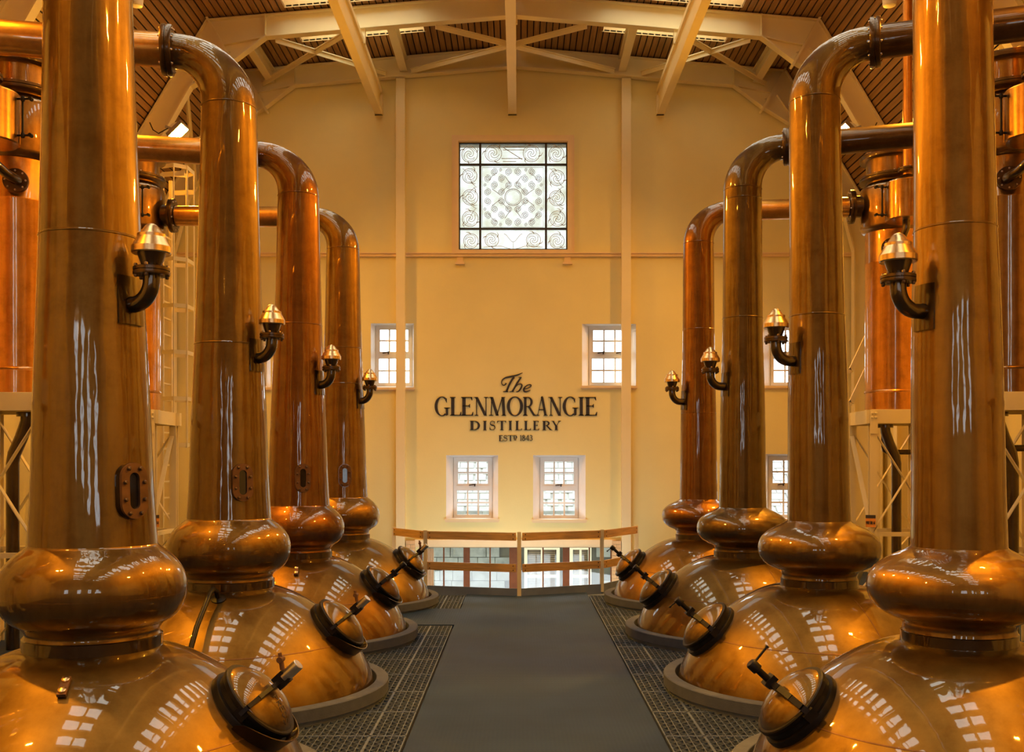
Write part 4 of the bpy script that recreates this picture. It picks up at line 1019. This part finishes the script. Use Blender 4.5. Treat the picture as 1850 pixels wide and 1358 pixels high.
# ---- caged ladder on the left
LY = 19.55; lx = -6.72
t = empty('caged_ladder', (lx, LY, 0), 'cream steel ladder with safety cage hoops beside the farthest left condenser', 'ladder')
for sy in (-1, 1): obj('stile', MB().box(-.03, sy*.24-.03, 0, .03, sy*.24+.03, 7.95), 'steel_paint', t, 0)
rm = MB().box(-.015, -.22, -.015, .015, .22, .015).mesh('rung', 'steel_paint', 0)
for i in range(24): o = link('rung', rm, t); o.location = (0, 0, .3+i*.31)
hp = [(0, -.26), (.26, -.36), (.46, -.20), (.46, .20), (.26, .36), (0, .26)]
hm = MB()
for a, b_ in zip(hp, hp[1:]): hm.bar((a[0], a[1], 0), (b_[0], b_[1], 0), .012, .075)
hmm_ = hm.mesh('cage_hoop', 'steel_paint', 0)
for i in range(7):
    o = link('cage_hoop', hmm_, t); o.location = (0, 0, 2.85+i*.872)
for (a, b_) in hp[1:5]: obj('cage_strip', MB().box(a-.008, b_-.02, 2.8, a+.008, b_+.02, 8.12), 'steel_paint', t, 0)
obj('top_rail', MB().bar((0, -.26, 7.93), (.46, -.36, 7.93), .012, .09), 'steel_paint', t, 0)
obj('top_rail', MB().bar((0, .26, 7.72), (.46, .2, 7.72), .012, .09), 'steel_paint', t, 0)
# ---- stair handrail on the right
t = empty('stair_handrail', (6.2, 19.6, 0), 'cream bent steel stair handrail beside the farthest right condenser', 'handrail')
for dz, nm in ((0, 'top_rail'), (-.62, 'mid_rail')):
    mb = MB(); P_ = [(.55, 0, 5.15), (.14, 0, 4.28), (.02, 0, 4.24), (-.35, .0, 3.55), (-.6, 0, 3.1)]
    for a, b_ in zip(P_, P_[1:]): mb.bar((a[0], a[1], a[2]+dz), (b_[0], b_[1], b_[2]+dz), .05, .10)
    obj(nm, mb, 'steel_paint', t, 0)
for x, zt in ((.5, 5.05), (.02, 4.24), (-.5, 3.3)): obj('post', MB().box(x-.03, -.03, 0, x+.03, .03, zt), 'steel_paint', t, 0)

# ---- railing round the floor edge
t = empty('guard_railing', (0, 19.35, 0), 'bayed guard railing with two wooden boards between cream posts before the end wall', 'railing')
E3 = [Vector((x, y-19.35-.06, 0)) for x, y in EDGE]
for p in E3: obj('post', MB().box(p.x-.037, p.y-.02, 0, p.x+.037, p.y+.03, 1.215), 'steel_paint', t, 0)
for i, (a, b_) in enumerate(zip(E3, E3[1:])):
    d = (b_-a); L = d.length; d.normalize(); nn = Vector((d.y, -d.x, 0))
    for z0, z1, nm in ((1.05, 1.20, 'top_board'), (.46, .61, 'mid_board')):
        p, q = a+d*.055+nn*.03, b_-d*.055+nn*.03
        bo = obj(nm, MB().bar((p.x, p.y, (z0+z1)/2), (q.x, q.y, (z0+z1)/2), .035, z1-z0), 'rail_wood', t, 0)
        for e, sg in ((p, 1), (q, -1)):
            for zz in (z0+.035, z1-.035):
                c = e+d*sg*.05+nn*.018; link('bolt', RBOLT, bo, frameM((c.x, c.y, zz), nn))
    n = max(1, int(L/.95))
    for k in range(n):
        p, q = a+d*(L*k/n+.006), a+d*(L*(k+1)/n-.006)
        obj('kick_plate', MB().bar((p.x, p.y, .045), (q.x, q.y, .045), .02, .21), 'kick_grey', t, 0)
obj('kick_bracket', MB().box(-.10, -.035, 0, .10, -.01, .09), 'kick_grey', t, 0)

# ================================================================== LETTERING
class Pen:                       # serif capitals made of stems, diagonals, bowls and serifs on a unit cap height
    def __init__(s): s.mb = MB()
    def poly(s, pts):
        n = len(s.mb.v); k = len(pts)
        ar = sum(a[0]*b_[1]-b_[0]*a[1] for a, b_ in zip(pts, pts[1:]+pts[:1]))
        if ar < 0: pts = pts[::-1]
        s.mb.prism([(x, z) for x, z in pts], -1, 0)
    def rect(s, x0, z0, x1, z1): s.poly([(x0, z0), (x1, z0), (x1, z1), (x0, z1)])
    def stem(s, x, w_, z0=0, z1=1, top=True, bot=True, sw=.07):
        s.rect(x, z0, x+w_, z1)
        if bot: s.poly([(x-sw, z0), (x+w_+sw, z0), (x+w_+sw, z0+.022), (x+w_, z0+.06), (x, z0+.06), (x-sw, z0+.022)])
        if top: s.poly([(x-sw, z1), (x+w_+sw, z1), (x+w_+sw, z1-.022), (x+w_, z1-.06), (x, z1-.06), (x-sw, z1-.022)])
    def diag(s, x0, z0, x1, z1, w_): s.poly([(x0, z0), (x0+w_, z0), (x1+w_, z1), (x1, z1)])
    def ser(s, x0, x1, z, up=1): s.poly([(x0, z), (x1, z), (x1, z+.022*up), ((x0+x1)/2+.05, z+.05*up), ((x0+x1)/2-.05, z+.05*up), (x0, z+.022*up)])
    def bowl(s, cx, cz, rx, rz, tx, tz, a0, a1, n=26):
        for i in range(n):
            p, q = R(a0+(a1-a0)*i/n), R(a0+(a1-a0)*(i+1)/n)
            f = lambda a, ax, az: (cx+ax*math.cos(a), cz+az*math.sin(a))
            s.poly([f(p, rx, rz), f(q, rx, rz), f(q, rx-tx, rz-tz), f(p, rx-tx, rz-tz)])
    def arm(s, x, z, L_, t=.045, h=.17, up=1):   # horizontal arm ending in a flared serif
        s.rect(x, z, x+L_, z+t*up) if up > 0 else s.rect(x, z-t, x+L_, z)
        s.poly([(x+L_-.10, z), (x+L_, z), (x+L_+.015*1, z+h*up), (x+L_-.02, z+h*up)])
def glyph(ch, S=.175, T=.052):   # returns Pen, width; unit cap height
    p = Pen()
    if ch == 'G':
        p.bowl(.42, .5, .43, .53, S, T, 52, 308); p.stem(.64, .14, .05, .43, True, False, .10); p.poly([(.655, .90), (.70, .94), (.70, .70), (.675, .70), (.60, .86)]); p.poly([(.62, .02), (.78, .10), (.78, .05), (.68, .0)]); W_ = .84
    elif ch == 'L': p.stem(.07, S); p.arm(.1, 0, .52, .045, .20); W_ = .66
    elif ch == 'E':
        p.stem(.07, S); p.arm(.1, 0, .53, .045, .20); p.arm(.1, 1, .48, .045, .18, -1); p.rect(.1, .50, .46, .54); p.poly([(.40, .50), (.45, .42), (.47, .42), (.47, .63), (.45, .63), (.40, .54)]); W_ = .68
    elif ch == 'N':
        p.rect(.10, 0, .155, .94); p.ser(0, .255, 0); p.diag(.63, 0, .02, 1, .20); p.rect(.74, 0, .80, 1); p.ser(.62, .92, 1, -1); p.poly([(-.06, 1), (.22, 1), (.22, .96), (-.06, .975)]); W_ = .88
    elif ch == 'M':
        p.diag(.10, 0, .13, 1, .055); p.ser(-.02, .27, 0); p.diag(.42, 0, .06, 1, .19); p.diag(.46, 0, .82, 1, .06); p.diag(.85, 0, .79, 1, .18); p.ser(.78, 1.09, 0); p.poly([(.0, 1), (.24, 1), (.24, .965), (.0, .975)]); p.poly([(.78, 1), (1.03, 1), (1.03, .975), (.78, .965)]); W_ = 1.07
    elif ch == 'O': p.bowl(.46, .5, .46, .53, S, T, 0, 360, 48); W_ = .92
    elif ch == 'R':
        p.stem(.07, S); p.bowl(.36, .735, .30, .265, .16, T, -90, 90); p.rect(.15, .958, .37, 1); p.rect(.15, .47, .37, .512); p.poly([(.32, .49), (.47, .49), (.86, .0), (.68, .0)]); p.poly([(.68, 0), (.92, 0), (.92, .022), (.80, .05)]); W_ = .80
    elif ch == 'A':
        p.diag(.10, 0, .43, 1, .055); p.diag(.66, 0, .38, 1, .19); p.rect(.22, .30, .68, .342); p.ser(0, .26, 0); p.ser(.60, .93, 0); p.poly([(.40, .98), (.55, .98), (.49, 1.05), (.46, 1.05)]); W_ = .93
    elif ch == 'I': p.stem(.07, S); W_ = .29
    elif ch == 'D': p.stem(.07, S); p.bowl(.36, .5, .44, .5, .18, T, -90, 90, 30); p.rect(.15, .958, .37, 1); p.rect(.15, 0, .37, .042); W_ = .82
    elif ch == 'S':
        pts, wd = [], []
        for i in range(34):
            t = i/33
            if t < .5: a = R(30+240*(t/.5)); x, z = .28+.20*math.cos(a), .755+.225*math.sin(a)
            else: a = R(90-240*((t-.5)/.5)); x, z = .28+.24*math.cos(a), .275+.255*math.sin(a)
            pts.append((x, z)); wd.append(.05+.10*math.exp(-((t-.5)/.16)**2))
        ribbon(p.mb, pts, wd, 0, 1); p.poly([(.44, .70), (.48, .70), (.50, .98), (.46, .95)]); p.poly([(.02, .30), (.06, .30), (.08, .06), (.03, .02)]); W_ = .56
    elif ch == 'T':
        p.stem(.36, S, 0, 1, False, True); p.rect(.03, .957, .84, 1); p.poly([(.0, .78), (.03, .78), (.12, .957), (.03, 1.0)]); p.poly([(.87, .78), (.84, .78), (.75, .957), (.84, 1.0)]); W_ = .87
    elif ch == 'Y':
        p.stem(.36, S, 0, .48, False, True); p.diag(.36, .45, .06, 1, .16); p.diag(.45, .45, .74, 1, .06); p.ser(-.02, .30, 1, -1); p.ser(.64, .92, 1, -1); W_ = .88
    elif ch == '1': p.stem(.16, .14, 0, 1, False, True, .09); p.poly([(.02, .84), (.16, .88), (.30, 1.0), (.22, 1.0)]); W_ = .42
    elif ch == '8': p.bowl(.30, .26, .29, .28, .12, T, 0, 360, 36); p.bowl(.30, .76, .25, .25, .11, T, 0, 360, 36); W_ = .60
    elif ch == '4': p.rect(.42, 0, .55, 1); p.rect(.0, .25, .68, .30); p.poly([(.0, .27), (.07, .30), (.50, 1), (.42, 1)]); p.rect(.34, 0, .63, .03); W_ = .70
    elif ch == '3': p.bowl(.27, .27, .28, .28, .13, T, -150, 88, 26); p.bowl(.26, .76, .25, .245, .12, T, -88, 150, 26); W_ = .56
    return p, W_
sign = empty('wall_lettering', (0, YW, 0), 'black raised distillery name lettering on the cream end wall', 'lettering')
def lp(cx, cy_): return wx(770+cx/5.781), wz(660+cy_/5.781)
def put(ch, cx0, cx1, cy0, cy1, *st):
    p, W_ = glyph(ch, *st); x0, z1 = lp(cx0, cy0); x1, z0 = lp(cx1, cy1)
    xs = [v[0] for v in p.mb.v]; mn, mxx = min(xs), max(xs)
    p.mb.v = [(x0+(x-mn)/(mxx-mn)*(x1-x0), y*.02, z0+z*(z1-z0)) for x, y, z in p.mb.v]
    o = obj('letter', p.mb, 'lettering_black', sign, 0)
for ch, a, b_ in zip('GLENMORANGIE', (88, 248, 363, 497, 655, 842, 1010, 1146, 1275, 1425, 1590, 1655), (248, 367, 493, 648, 836, 1012, 1152, 1270, 1422, 1588, 1648, 1785)): put(ch, a, b_, 330, 524)
for ch, a, b_ in zip('DISTILLERY', (455, 593, 663, 740, 860, 930, 1022, 1115, 1212, 1305), (563, 633, 722, 835, 897, 1000, 1092, 1180, 1320, 1408)): put(ch, a, b_, 579, 675, .21, .075)
for ch, a, b_ in zip('EST', (758, 806, 852), (800, 848, 906)): put(ch, a, b_, 729, 790, .20, .08)
put('D', 910, 950, 730, 766, .20, .10)
mb = MB(); ribbon(mb, [lp(918, 777), lp(940, 777)], .014, 0, .02); obj('letter', mb, 'lettering_black', sign, 0)
for ch, a, b_ in zip('1843', (977, 1001, 1036, 1080), (997, 1034, 1077, 1111)): put(ch, a, b_, 727, 786, .2, .08)
def curve(pts, wd, k=6):
    out, ws = [], []
    for i in range(len(pts)-1):
        q = [pts[max(i-1, 0)], pts[i], pts[i+1], pts[min(i+2, len(pts)-1)]]
        for t in range(k):
            t /= k
            out.append(tuple(.5*(2*q[1][c]+(-q[0][c]+q[2][c])*t+(2*q[0][c]-5*q[1][c]+4*q[2][c]-q[3][c])*t*t+(-q[0][c]+3*q[1][c]-3*q[2][c]+q[3][c])*t**3) for c in (0, 1)))
            ws.append(wd[i]+(wd[i+1]-wd[i])*t)
    out.append(pts[-1]); ws.append(wd[-1])
    return [lp(*p) for p in out], [w_*KW/5.781 for w_ in ws]
def script(strokes):
    mb = MB()
    for pts, wd in strokes: P_, W_ = curve(pts, wd); ribbon(mb, P_, W_, 0, .02)
    obj('letter', mb, 'lettering_black', sign, 0)
script([([(836, 184), (822, 203), (800, 204), (788, 182), (796, 152), (830, 128), (890, 115), (950, 101), (1006, 77)], [16, 12, 9, 9, 12, 14, 17, 14, 6]),
        ([(918, 122), (890, 160), (862, 215), (838, 274)], [20, 20, 20, 20]), ([(803, 274), (838, 272), (858, 274)], [6, 12, 6])])
script([([(992, 124), (962, 165), (930, 220), (900, 274)], [10, 18, 18, 18]), ([(868, 275), (900, 272), (916, 274)], [5, 10, 6]),
        ([(934, 226), (958, 200), (982, 192), (998, 204), (992, 232), (972, 262), (948, 276), (938, 272)], [6, 8, 10, 16, 18, 16, 8, 6]), ([(965, 124), (980, 126), (995, 122)], [4, 7, 5])])
script([([(1022, 246), (1060, 238), (1092, 220), (1094, 204), (1072, 200), (1042, 216), (1020, 246), (1024, 270), (1048, 274), (1088, 258)], [8, 8, 10, 10, 8, 12, 18, 18, 12, 5])])
